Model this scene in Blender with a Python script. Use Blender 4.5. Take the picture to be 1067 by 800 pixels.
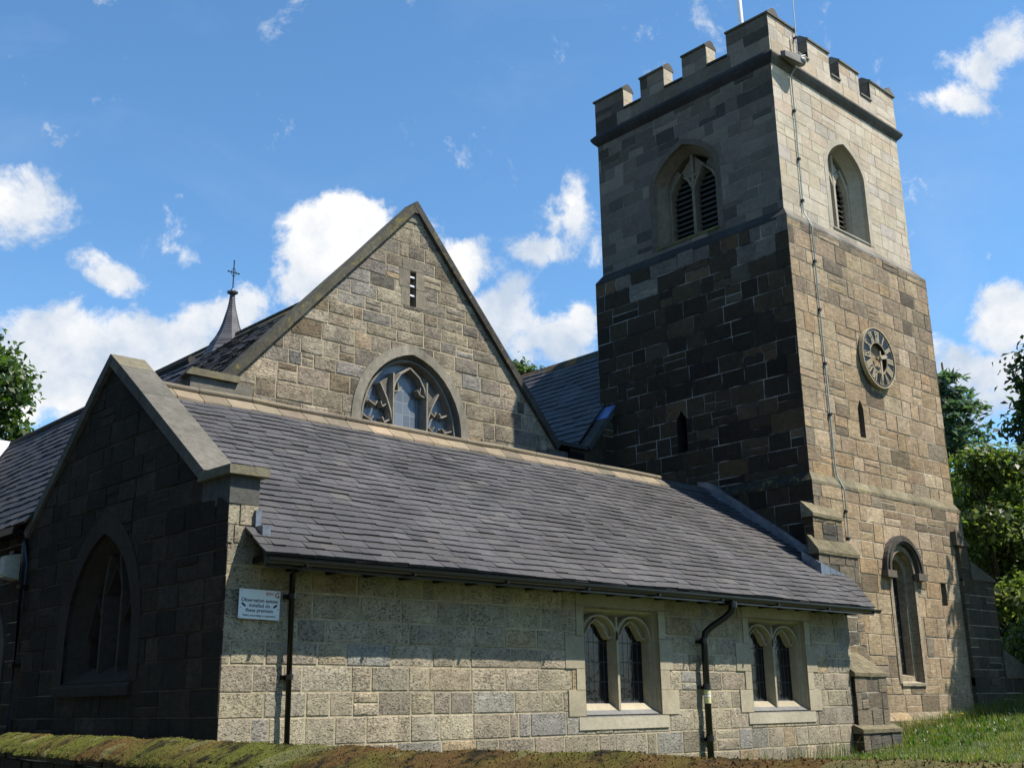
import bpy, math, random
import numpy as np
from mathutils import Vector, Matrix

# ------------------------------------------------------------------ camera, sky, sun, exposure
scene = bpy.context.scene
for o in list(bpy.data.objects):
    bpy.data.objects.remove(o)
COL = scene.collection

cam_d = bpy.data.cameras.new('camera')
cam_d.sensor_width = 36.0
cam_d.lens = 39.56
cam_d.clip_start = 0.1
cam_d.clip_end = 3000
cam = bpy.data.objects.new('camera', cam_d)
COL.objects.link(cam)
_yaw, _pit, _rol = 7.53384680e-01, 2.78735826e-01, -1.59834511e-02
_f = Vector((math.sin(_yaw) * math.cos(_pit), math.cos(_yaw) * math.cos(_pit), math.sin(_pit)))
_r = Vector((math.cos(_yaw), -math.sin(_yaw), 0))
_u = _r.cross(_f)
_r2 = _r * math.cos(_rol) + _u * math.sin(_rol)
_u2 = -_r * math.sin(_rol) + _u * math.cos(_rol)
M = Matrix((( _r2.x, _u2.x, -_f.x, 0), (_r2.y, _u2.y, -_f.y, 0), (_r2.z, _u2.z, -_f.z, 1.7), (0, 0, 0, 1)))
cam.matrix_world = M
scene.camera = cam

SUN_EL, SUN_H = math.radians(56), (0.56, -0.83)            # towards the sun: south, a little east
SKY_STRENGTH, SUN_STRENGTH, EXPOSURE, CLOUD = 0.14, 5.0, 0.68, 0.64
scene.view_settings.view_transform = 'Standard'
scene.view_settings.look = 'None'
scene.view_settings.gamma = 1
scene.view_settings.use_curve_mapping = False
scene.view_settings.exposure = EXPOSURE

sun_d = bpy.data.lights.new('sun', 'SUN')
sun_d.energy = SUN_STRENGTH
sun_d.angle = math.radians(0.5)
sun_d.color = (1.0, 0.935, 0.82)
sun = bpy.data.objects.new('sun', sun_d)
COL.objects.link(sun)
_h = math.hypot(*SUN_H)
to_sun = Vector((SUN_H[0] / _h * math.cos(SUN_EL), SUN_H[1] / _h * math.cos(SUN_EL), math.sin(SUN_EL)))
sun.rotation_euler = (-to_sun).to_track_quat('-Z', 'Y').to_euler()
sun.location = (0, -20, 40)

world = bpy.data.worlds.new('World')
scene.world = world
world.use_nodes = True


def build_world():
    nt = world.node_tree
    N, L = nt.nodes, nt.links
    N.clear()
    out = N.new('ShaderNodeOutputWorld')
    sky = N.new('ShaderNodeTexSky')
    sky.sky_type = 'NISHITA'
    sky.sun_disc = False
    sky.sun_elevation = SUN_EL
    sky.sun_rotation = math.atan2(SUN_H[0], SUN_H[1])
    sky.air_density = 0.95
    sky.dust_density = 0.1
    sky.ozone_density = 5.0
    b1 = N.new('ShaderNodeBackground')
    b1.inputs['Strength'].default_value = SKY_STRENGTH
    hs = N.new('ShaderNodeHueSaturation')
    hs.inputs['Hue'].default_value = 0.493
    hs.inputs['Saturation'].default_value = 1.10
    hs.inputs['Value'].default_value = 0.95
    L.new(sky.outputs[0], hs.inputs['Color'])
    L.new(hs.outputs[0], b1.inputs['Color'])
    tc = N.new('ShaderNodeTexCoord')

    def vm(op, a, b=None):
        n = N.new('ShaderNodeVectorMath')
        n.operation = op
        for i, x in enumerate((a, b)):
            if x is None:
                continue
            if hasattr(x, 'is_linked') or hasattr(x, 'links'):
                L.new(x, n.inputs[i])
            else:
                n.inputs[i].default_value = x
        return n

    def mt(op, a, b=None, clamp=False):
        n = N.new('ShaderNodeMath')
        n.operation = op
        n.use_clamp = clamp
        for i, x in enumerate((a, b)):
            if x is None:
                continue
            if hasattr(x, 'links'):
                L.new(x, n.inputs[i])
            else:
                n.inputs[i].default_value = x
        return n.outputs[0]

    def noise(scale, detail, rough, vec, dist=0.0):
        n = N.new('ShaderNodeTexNoise')
        n.inputs['Scale'].default_value = scale
        n.inputs['Detail'].default_value = detail
        n.inputs['Roughness'].default_value = rough
        n.inputs['Distortion'].default_value = dist
        L.new(vec, n.inputs['Vector'])
        return n
    D = tc.outputs['Generated']
    w = noise(7, 3, .55, D)
    wv = vm('SUBTRACT', w.outputs['Color'], (.5, .5, .5)).outputs[0]
    wv = vm('MULTIPLY', wv, (.10, .10, .06)).outputs[0]
    P = vm('ADD', D, wv).outputs[0]
    # cumulus and wisps: azimuth from +Y, elevation, half width, half height (degrees), weight
    blobs = [(20.6, 16.7, 6.3, 2.7, 1.0), (25.6, 17.7, 5.2, 2.2, 1.0), (18.6, 15.0, 4.4, 2.9, 0.95), (23.0, 14.9, 5.9, 2.6, 0.95),
             (28.8, 19.0, 2.6, 1.3, 0.6), (33.5, 22.3, 2.6, 2.1, 1.05), (35.5, 23.6, 2.3, 1.9, 1.05), (32.8, 20.6, 2.4, 1.7, 0.95), (37.2, 22.4, 2.2, 1.9, 1.0),
             (42.3, 19.4, 3.0, 1.8, .86), (45.3, 18.0, 2.8, 1.9, 0.76), (39.6, 21.6, 2.2, 1.7, .92), (46.4, 24.6, 2.1, 2.3, 0.66), (44.4, 22.9, 2.6, 0.9, 0.5),
             (47.2, 19.3, 1.6, 1.1, 0.6), (25.9, 22.5, 1.5, 1.2, 0.6), (17.2, 22.9, 2.6, 2.2, 0.72), (21.6, 20.6, 2.8, 0.9, 0.6),
             (66.6, 27.2, 2.6, 1.0, 0.62), (68.6, 28.3, 2.4, 1.1, 0.56), (70.4, 29.2, 2.0, 1.6, 0.62), (68.9, 17.4, 2.4, 2.2, 0.98), (66.0, 15.3, 2.7, 1.6, 0.8), (68.5, 14.3, 3.4, 2.4, 0.95),
             (17.5, 17.5, 2.9, 1.5, 0.6),
             (88, 16, 5, 2.5, .9), (130, 20, 6, 2.4, .9), (-8, 16, 4, 2, .8), (-120, 18, 5, 2.5, .8)]
    dens = None
    for az, el, hw, hh, wt in blobs:
        a, e = math.radians(az), math.radians(el)
        r = Vector((math.cos(a), -math.sin(a), 0)) / math.sin(math.radians(hw))
        u = Vector((-math.sin(a) * math.sin(e), -math.cos(a) * math.sin(e), math.cos(e))) / math.sin(math.radians(hh))
        f = Vector((math.sin(a) * math.cos(e), math.cos(a) * math.cos(e), math.sin(e)))
        x = vm('DOT_PRODUCT', P, tuple(r)).outputs['Value']
        y = vm('DOT_PRODUCT', P, tuple(u)).outputs['Value']
        z = vm('DOT_PRODUCT', P, tuple(f)).outputs['Value']
        q = mt('SQRT', mt('ADD', mt('MULTIPLY', x, x), mt('MULTIPLY', y, y)))
        q = mt('MULTIPLY', mt('SUBTRACT', 1.25, q), wt)
        q = mt('MULTIPLY', q, mt('GREATER_THAN', z, 0.3))
        dens = q if dens is None else mt('MAXIMUM', dens, q)
    fb = noise(17, 11, .66, D, .25)
    dens = mt('ADD', dens, mt('MULTIPLY', mt('SUBTRACT', fb.outputs['Fac'], .52), 2.3))
    mr = N.new('ShaderNodeMapRange')
    mr.interpolation_type = 'SMOOTHSTEP'
    mr.inputs['From Min'].default_value = 0.14
    mr.inputs['From Max'].default_value = 0.60
    L.new(dens, mr.inputs['Value'])
    # a faint veil of thin cloud
    veil = noise(4.5, 8, .6, vm('MULTIPLY', D, (1, 1, 2.2)).outputs[0], .6)
    vr = N.new('ShaderNodeMapRange')
    vr.inputs['From Min'].default_value = 0.50
    vr.inputs['From Max'].default_value = 0.85
    vr.inputs['To Max'].default_value = 0.10
    L.new(veil.outputs['Fac'], vr.inputs['Value'])
    fac = mt('MAXIMUM', mr.outputs[0], vr.outputs[0])
    sh = noise(11, 6, .6, vm('ADD', D, (.3, .1, .02)).outputs[0])
    cr = N.new('ShaderNodeValToRGB')
    cr.color_ramp.elements[0].position = .36
    cr.color_ramp.elements[0].color = (.56, .66, .80, 1)
    cr.color_ramp.elements[1].position = .60
    cr.color_ramp.elements[1].color = (1, 1, 1, 1)
    L.new(sh.outputs['Fac'], cr.inputs['Fac'])
    b2 = N.new('ShaderNodeBackground')
    b2.inputs['Strength'].default_value = CLOUD
    L.new(cr.outputs['Color'], b2.inputs['Color'])
    mx = N.new('ShaderNodeMixShader')
    L.new(fac, mx.inputs[0])
    L.new(b1.outputs[0], mx.inputs[1])
    L.new(b2.outputs[0], mx.inputs[2])
    L.new(mx.outputs[0], out.inputs['Surface'])


build_world()

# ------------------------------------------------------------------ helpers
rnd = random.Random(11)
WLOC = {}


def lin(r, g, b):
    def f(c):
        c /= 255.0
        return c / 12.92 if c <= .04045 else ((c + .055) / 1.055) ** 2.4
    return (f(r), f(g), f(b))


def mulc(c, k):
    return (c[0] * k, c[1] * k, c[2] * k)


def tag(o, label=None, cat=None, group=None, kind=None):
    if label: o['label'] = label
    if cat: o['category'] = cat
    if group: o['group'] = group
    if kind: o['kind'] = kind
    return o


def thing(name, label, cat, loc, group=None):
    o = bpy.data.objects.new(name, None)
    o.empty_display_size = .3
    COL.objects.link(o)
    o.location = loc
    WLOC[o] = Vector(loc)
    return tag(o, label, cat, group)


class MB:
    """collects polygons with a colour and a material slot; build() links them as ONE mesh object"""
    def __init__(self):
        self.v, self.f, self.c, self.m = [], [], [], []

    def poly(self, pts, col=(.5, .5, .5), m=0):
        k = len(self.v)
        self.v.extend([tuple(p) for p in pts])
        self.f.append(tuple(range(k, k + len(pts))))
        self.c.append(col)
        self.m.append(m)

    def mesh(self, vs, fs, col=(.5, .5, .5), m=0):
        k = len(self.v)
        self.v.extend([tuple(p) for p in vs])
        for f in fs:
            self.f.append(tuple(i + k for i in f))
            self.c.append(col)
            self.m.append(m)

    def box(self, x0, x1, y0, y1, z0, z1, col=(.5, .5, .5), m=0):
        vs = [(x0, y0, z0), (x1, y0, z0), (x1, y1, z0), (x0, y1, z0), (x0, y0, z1), (x1, y0, z1), (x1, y1, z1), (x0, y1, z1)]
        self.mesh(vs, [(0, 3, 2, 1), (4, 5, 6, 7), (0, 1, 5, 4), (1, 2, 6, 5), (2, 3, 7, 6), (3, 0, 4, 7)], col, m)

    def prism(self, ptsA, ptsB, col=(.5, .5, .5), m=0):
        """solid between two matching polygons"""
        n = len(ptsA)
        fs = [tuple(range(n)), tuple(range(2 * n - 1, n - 1, -1))]
        fs += [(i + n, (i + 1) % n + n, (i + 1) % n, i) for i in range(n)]
        self.mesh(list(ptsA) + list(ptsB), fs, col, m)

    def tube(self, pts, r, seg=8, col=(.5, .5, .5), m=0, caps=True, r1=None):
        pts = [Vector(p) for p in pts]
        n = len(pts)
        rings = []
        for i, p in enumerate(pts):
            d = (pts[min(i + 1, n - 1)] - pts[max(i - 1, 0)]).normalized()
            a = d.cross(Vector((0, 0, 1)))
            if a.length < 1e-3:
                a = d.cross(Vector((0, 1, 0)))
            a.normalize()
            b = d.cross(a)
            rr = r if r1 is None else r + (r1 - r) * i / max(n - 1, 1)
            if isinstance(r, (list, tuple)):
                rr = r[i]
            rings.append([p + (a * math.cos(t) + b * math.sin(t)) * rr for t in [2 * math.pi * j / seg for j in range(seg)]])
        vs = [q for rg in rings for q in rg]
        fs = []
        for i in range(n - 1):
            for j in range(seg):
                k = (j + 1) % seg
                fs.append((i * seg + k, i * seg + j, (i + 1) * seg + j, (i + 1) * seg + k))
        if caps:
            fs.append(tuple(range(seg)))
            fs.append(tuple((n - 1) * seg + j for j in reversed(range(seg))))
        self.mesh(vs, fs, col, m)

    def lathe(self, c, prof, seg=16, col=(.5, .5, .5), m=0, rot=0):
        vs = []
        for r, z in prof:
            for j in range(seg):
                t = 2 * math.pi * j / seg + rot
                vs.append((c[0] + r * math.cos(t), c[1] + r * math.sin(t), c[2] + z))
        fs = []
        for i in range(len(prof) - 1):
            for j in range(seg):
                k = (j + 1) % seg
                fs.append((i * seg + j, i * seg + k, (i + 1) * seg + k, (i + 1) * seg + j))
        self.mesh(vs, fs, col, m)

    def wobble(self, amt, scale=2.2):
        """worn, hand-cut edges: shift every vertex a little by a smooth noise of its place"""
        from mathutils import noise as NZ
        for i, p in enumerate(self.v):
            n = NZ.noise_vector(Vector(p) * scale) * amt + NZ.noise_vector(Vector(p) * scale * 5) * amt * .45
            self.v[i] = (p[0] + n.x, p[1] + n.y, p[2] + n.z)
        return self

    def build(self, name, mats, parent=None, loc=None, smooth=False):
        me = bpy.data.meshes.new(name)
        base = WLOC[parent] if parent is not None else Vector(loc or (0, 0, 0))
        if base.length:
            bx, by, bz = base
            vs = [(x - bx, y - by, z - bz) for x, y, z in self.v]
        else:
            vs = self.v
        me.from_pydata(vs, [], self.f)
        if not isinstance(mats, (list, tuple)):
            mats = [mats]
        for mt in mats:
            me.materials.append(mt)
        if len(mats) > 1:
            me.polygons.foreach_set('material_index', self.m)
        at = me.color_attributes.new('Col', 'FLOAT_COLOR', 'CORNER')
        arr = np.empty((len(me.loops), 4), dtype=np.float32)
        cnt = np.array([len(f) for f in self.f])
        cc = np.ones((len(self.f), 4), dtype=np.float32)
        cc[:, :3] = np.array(self.c, dtype=np.float32).reshape(-1, 3)
        arr[:] = np.repeat(cc, cnt, axis=0)
        at.data.foreach_set('color', arr.ravel())
        if smooth:
            me.polygons.foreach_set('use_smooth', [True] * len(me.polygons))
        me.update()
        o = bpy.data.objects.new(name, me)
        COL.objects.link(o)
        if parent is not None:
            o.parent = parent
            o.location = (0, 0, 0) if parent.type == 'MESH' or True else parent.location
        else:
            o.location = base
        WLOC[o] = base
        return o


class Fr:
    """a wall plane: a to the right and b up as seen from outside, d outwards"""
    def __init__(self, side, p):
        Z = Vector((0, 0, 1))
        if side == 'S': self.o, self.u, self.n = Vector((0, p, 0)), Vector((1, 0, 0)), Vector((0, -1, 0))
        if side == 'N': self.o, self.u, self.n = Vector((0, p, 0)), Vector((-1, 0, 0)), Vector((0, 1, 0))
        if side == 'W': self.o, self.u, self.n = Vector((p, 0, 0)), Vector((0, -1, 0)), Vector((-1, 0, 0))
        if side == 'E': self.o, self.u, self.n = Vector((p, 0, 0)), Vector((0, 1, 0)), Vector((1, 0, 0))
        self.v = Z

    def p(self, a, b, d=0.0):
        return self.o + self.u * a + self.v * b + self.n * d


class FrGen(Fr):
    def __init__(self, o, u, v):
        self.o, self.u, self.v = Vector(o), Vector(u).normalized(), Vector(v).normalized()
        self.n = self.u.cross(self.v)


def clip_half(poly, a, b, keep_left=True):
    """clip polygon by the line a->b"""
    ax, ay = a
    dx, dy = b[0] - ax, b[1] - ay
    s = 1 if keep_left else -1
    out = []
    n = len(poly)
    for i in range(n):
        p, q = poly[i], poly[(i + 1) % n]
        dp = s * (dx * (p[1] - ay) - dy * (p[0] - ax))
        dq = s * (dx * (q[1] - ay) - dy * (q[0] - ax))
        if dp >= -1e-9: out.append(p)
        if (dp > 1e-9 and dq < -1e-9) or (dp < -1e-9 and dq > 1e-9):
            t = dp / (dp - dq)
            out.append((p[0] + (q[0] - p[0]) * t, p[1] + (q[1] - p[1]) * t))
    return out if len(out) >= 3 else []


def parea(p):
    return .5 * sum(p[i][0] * p[(i + 1) % len(p)][1] - p[(i + 1) % len(p)][0] * p[i][1] for i in range(len(p)))


def clip_convex(poly, conv):
    for i in range(len(conv)):
        poly = clip_half(poly, conv[i], conv[(i + 1) % len(conv)])
        if not poly: return []
    return poly


def subtract(poly, conv):
    """pieces of a convex polygon outside a convex CCW polygon"""
    ax = [p[0] for p in poly]; ay = [p[1] for p in poly]
    cx = [p[0] for p in conv]; cy = [p[1] for p in conv]
    if max(ax) <= min(cx) or min(ax) >= max(cx) or max(ay) <= min(cy) or min(ay) >= max(cy):
        return [poly], False
    out, rest = [], poly
    for i in range(len(conv)):
        a, b = conv[i], conv[(i + 1) % len(conv)]
        o = clip_half(rest, a, b, False)
        if o and abs(parea(o)) > 1e-5: out.append(o)
        rest = clip_half(rest, a, b, True)
        if not rest or abs(parea(rest)) < 1e-6: return [poly], False
    return out, True


def subtract_all(polys, holes):
    for h in holes:
        nxt = []
        for p in polys:
            nxt += subtract(p, h)[0]
        polys = nxt
    return polys


def arch(cx, w, b0, bs, rise, n=9, kind='gothic'):
    """CCW profile of an opening, half width w, sill b0, springing bs"""
    pts = [(cx - w, b0), (cx + w, b0)]
    if kind == 'rect':
        return pts + [(cx + w, bs), (cx - w, bs)]
    side = []
    for i in range(n + 1):
        t = i / n
        if kind == 'round':
            an = t * math.pi / 2
            x, y = w * math.cos(an), w * math.sin(an)
        elif kind == 'tudor':
            x = w * math.cos(t * math.pi / 2)
            y = rise * (.66 * math.sqrt(max(0, 1 - (x / w) ** 2)) + .34 * (1 - x / w))
        else:
            R = (w * w + rise * rise) / (2 * w)
            amax = math.asin(min(1, rise / R)) if R >= w else math.pi - math.asin(min(1, rise / R))
            an = t * amax
            x, y = w - R + R * math.cos(an), R * math.sin(an)
        side.append((x, y))
    pts += [(cx + x, bs + y) for x, y in side]
    pts += [(cx - x, bs + y) for x, y in reversed(side[:-1])]
    return pts


def loft(mb, fr, A, dA, B, dB, col, m=0, jit=0.0, skip_bottom=False, every=3, rg=rnd):
    """strip between two matching profiles at their depths (reveals, splays, surrounds)"""
    n = len(A)
    c = col
    for i in range(n):
        if skip_bottom and i == 0: continue
        j = (i + 1) % n
        if jit and i % every == 0:
            c = mulc(col, 1 + rg.uniform(-jit, jit))
        mb.poly([fr.p(*A[i], dA), fr.p(*A[j], dA), fr.p(*B[j], dB), fr.p(*B[i], dB)], c, m)


def ring(mb, fr, outer, inner, d, col, m=0, jit=.12, skip_bottom=False, every=3, lip=0.0):
    """a raised band around an opening: front, outer edge and inner edge"""
    loft(mb, fr, outer, d, inner, d, col, m, jit, skip_bottom, every)
    loft(mb, fr, outer, lip, outer, d, col, m, 0, skip_bottom)


def bar(mb, fr, line, wf, wb, d0, d1, col, m=0):
    """stone tracery bar: narrow nose in front (d0), wide at the back (d1)"""
    n = len(line)
    prev = None
    for i in range(n):
        p = Vector(line[i])
        t = Vector(line[min(i + 1, n - 1)]) - Vector(line[max(i - 1, 0)])
        t.normalize()
        s = Vector((-t.y, t.x))
        q = [fr.p(*(p - s * wb), d1), fr.p(*(p - s * wf), d0), fr.p(*(p + s * wf), d0), fr.p(*(p + s * wb), d1)]
        if prev:
            for k in range(3):
                mb.poly([prev[k], q[k], q[k + 1], prev[k + 1]], col, m)
        else:
            mb.poly(q, col, m)
        prev = q
    mb.poly(list(reversed(prev)), col, m)


def arcline(cx, cy, r, a0, a1, n=8):
    return [(cx + r * math.cos(math.radians(a0 + (a1 - a0) * i / n)), cy + r * math.sin(math.radians(a0 + (a1 - a0) * i / n))) for i in range(n + 1)]


def masonry(mb, fr, polys, holes, colf, ch=(.28, .36), bl=(.35, .75), gap=.007, relief=.014, bev=.007, ms=0, mm=1, mortar=(.4, .35, .27), seed=1, rough=.5, split=.12, ext=0.0, b_start=None, rf=.006):
    """squared stones laid in uneven courses in front of a mortar bed"""
    rg = random.Random(seed)
    for p in polys:
        for q in subtract_all([p], holes):
            mb.poly([fr.p(*x) for x in q], mortar, mm)
    amin = min(x for p in polys for x, _ in p)
    amax = max(x for p in polys for x, _ in p)
    bmin = min(y for p in polys for _, y in p)
    bmax = max(y for p in polys for _, y in p)
    if ext:
        polys = [[(x - ext if abs(x - amin) < 1e-6 else (x + ext if abs(x - amax) < 1e-6 else x), y) for x, y in p] for p in polys]
    b = bmin if b_start is None else b_start
    while b < bmax:
        h = rg.uniform(*ch)
        if bmax - (b + h) < ch[0] * .4 and b_start is None: h = bmax - b
        a = amin - rg.uniform(0.05, bl[0]) - ext
        while a < amax + ext:
            L = rg.uniform(*bl) * (1.0 if rg.random() < .8 else rg.uniform(.5, .8))
            if rg.random() < split and h > .24:
                hm = h * rg.uniform(.4, .6)
                cells = [(a, a + L, b, b + hm), (a, a + L, b + hm, b + h)]
            else:
                cells = [(a, a + L, b, b + h)]
            for (a0, a1, c0, c1) in cells:
                g = gap * rg.uniform(.7, 1.5)
                R = [(a0 + g, c0 + g), (a1 - g, c0 + g), (a1 - g, c1 - g), (a0 + g, c1 - g)]
                col = colf((a0 + a1) / 2, (c0 + c1) / 2, rg)
                d = relief * rg.uniform(1 - rough, 1 + rough)
                tilt = [d * rg.uniform(.85, 1.15) for _ in range(4)]
                for P in polys:
                    if a1 < min(x for x, _ in P) or a0 > max(x for x, _ in P): continue
                    q = clip_convex(R, P)
                    if not q or abs(parea(q)) < .0015: continue
                    full = len(q) == 4 and abs(parea(q) - parea(R)) < 1e-7
                    pieces, cut = [q], False
                    for hh in holes:
                        nx = []
                        for pc in pieces:
                            s, k = subtract(pc, hh)
                            nx += s
                            cut |= k
                        pieces = nx
                    for pc in pieces:
                        if abs(parea(pc)) < 2e-4: continue
                        n = len(pc)
                        if full and not cut:
                            top = [(R[0][0] + bev, R[0][1] + bev), (R[1][0] - bev, R[1][1] + bev), (R[2][0] - bev, R[2][1] - bev), (R[3][0] + bev, R[3][1] - bev)]
                            T = [fr.p(*t, tilt[k]) for k, t in enumerate(top)]
                            B = [fr.p(*t, d * .25) for t in R]
                            B0 = [fr.p(*t, 0) for t in R]
                            gu, gv = 4, 3
                            grid = []
                            for v_ in range(gv + 1):
                                for u_ in range(gu + 1):
                                    fu, fv = u_ / gu, v_ / gv
                                    inn = 0 < u_ < gu and 0 < v_ < gv
                                    if inn:
                                        fu += rg.uniform(-.07, .07)
                                        fv += rg.uniform(-.09, .09)
                                    q0 = T[0].lerp(T[1], fu).lerp(T[3].lerp(T[2], fu), fv)
                                    q0 = q0 + fr.n * (rg.uniform(.1, 1.0) * rf if inn else rg.uniform(-.25, .25) * rf)
                                    grid.append(q0)
                            mb.mesh(grid, [(v_ * (gu + 1) + u_, v_ * (gu + 1) + u_ + 1, (v_ + 1) * (gu + 1) + u_ + 1, (v_ + 1) * (gu + 1) + u_) for v_ in range(gv) for u_ in range(gu)], col, ms)
                            T = [grid[0], grid[gu], grid[-1], grid[gv * (gu + 1)]]
                            rim = [grid[u_] for u_ in range(gu + 1)], [grid[v_ * (gu + 1) + gu] for v_ in range(gv + 1)], [grid[gv * (gu + 1) + u_] for u_ in range(gu, -1, -1)], [grid[v_ * (gu + 1)] for v_ in range(gv, -1, -1)]
                            for k in range(4):
                                j = (k + 1) % 4
                                m_ = len(rim[k]) - 1
                                for e_ in range(m_):
                                    mb.poly([B[k].lerp(B[j], e_ / m_), B[k].lerp(B[j], (e_ + 1) / m_), rim[k][e_ + 1], rim[k][e_]], col, ms)
                                mb.poly([B0[k], B0[j], B[j], B[k]], col, ms)
                        else:
                            T = [fr.p(*t, d) for t in pc]
                            B0 = [fr.p(*t, 0) for t in pc]
                            mb.poly(T, col, ms)
                            for k in range(n):
                                j = (k + 1) % n
                                mb.poly([B0[k], B0[j], T[j], T[k]], col, ms)
            a += L
        b += h


def slates(mb, fr, poly, colf, w=.3, ex=.2, ms=0, mm=1, seed=5, lift=.014, under=(.03, .03, .032)):
    """overlapping slates on a roof slope; a runs along the eave, b up the slope"""
    rg = random.Random(seed)
    mb.poly([fr.p(*q, 0) for q in poly], under, mm)
    amin = min(x for x, _ in poly); amax = max(x for x, _ in poly)
    bmin = min(y for _, y in poly); bmax = max(y for _, y in poly)
    b, row = bmin, 0
    while b < bmax:
        a = amin - (row % 2) * w / 2 - rg.uniform(0, .06)
        hb = b + ex * 1.06
        while a < amax:
            ww = w * rg.uniform(.82, 1.18)
            dd = rg.uniform(-.012, .012) if rg.random() < .8 else rg.uniform(-.03, .02)
            R = [(a + .003, b + dd), (a + ww - .003, b + dd + rg.uniform(-.006, .006)), (a + ww - .003, hb), (a + .003, hb)]
            q = clip_convex(R, poly)
            if q and abs(parea(q)) > 4e-4:
                lf = lift * rg.uniform(.6, 1.6)
                tw = rg.uniform(-.004, .004)
                def dep(t):
                    return .018 + .010 * math.sin(t[0] * .9 + 1.3 * math.sin(t[1] * .8)) + .006 * math.sin(t[0] * 2.7 + t[1] * 1.9) + (lf + tw * (t[0] - a) / ww) * max(0.0, (hb - t[1]) / (hb - b))
                col = colf(a, b, rg)
                T = [fr.p(*t, dep(t)) for t in q]
                mb.poly(T, col, ms)
                for k in range(len(q)):
                    j = (k + 1) % len(q)
                    mb.poly([fr.p(*q[k], .001), fr.p(*q[j], .001), T[j], T[k]], mulc(col, .9), ms)
            a += ww
        b += ex
        row += 1


# ------------------------------------------------------------------ materials
def new_mat(name):
    m = bpy.data.materials.new(name)
    m.use_nodes = True
    nt = m.node_tree
    nt.nodes.clear()
    out = nt.nodes.new('ShaderNodeOutputMaterial')
    b = nt.nodes.new('ShaderNodeBsdfPrincipled')
    nt.links.new(b.outputs[0], out.inputs['Surface'])
    return m, nt, b


def node(nt, t, **kw):
    n = nt.nodes.new(t)
    for k, v in kw.items():
        if hasattr(n, k):
            setattr(n, k, v)
        else:
            n.inputs[k.replace('_', ' ')].default_value = v
    return n


def tint_chain(nt, src, tex, lo, hi, p0=.3, p1=.7):
    """multiply colour src by a grey ramp of texture tex"""
    mr = node(nt, 'ShaderNodeMapRange')
    mr.inputs['From Min'].default_value = p0
    mr.inputs['From Max'].default_value = p1
    mr.inputs['To Min'].default_value = lo
    mr.inputs['To Max'].default_value = hi
    nt.links.new(tex, mr.inputs['Value'])
    mx = nt.nodes.new('ShaderNodeMix')
    mx.data_type = 'RGBA'
    mx.blend_type = 'MULTIPLY'
    mx.inputs[0].default_value = 1.0
    nt.links.new(src, mx.inputs[6])
    nt.links.new(mr.outputs[0], mx.inputs[7])
    return mx.outputs[2]


def mix_to(nt, src, fac, col):
    mx = nt.nodes.new('ShaderNodeMix')
    mx.data_type = 'RGBA'
    nt.links.new(fac, mx.inputs[0])
    nt.links.new(src, mx.inputs[6])
    mx.inputs[7].default_value = (*col, 1)
    return mx.outputs[2]


def ramp01(nt, tex, a, b, to=1.0):
    mr = node(nt, 'ShaderNodeMapRange')
    mr.inputs['From Min'].default_value = a
    mr.inputs['From Max'].default_value = b
    mr.inputs['To Max'].default_value = to
    nt.links.new(tex, mr.inputs['Value'])
    return mr.outputs[0]


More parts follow.
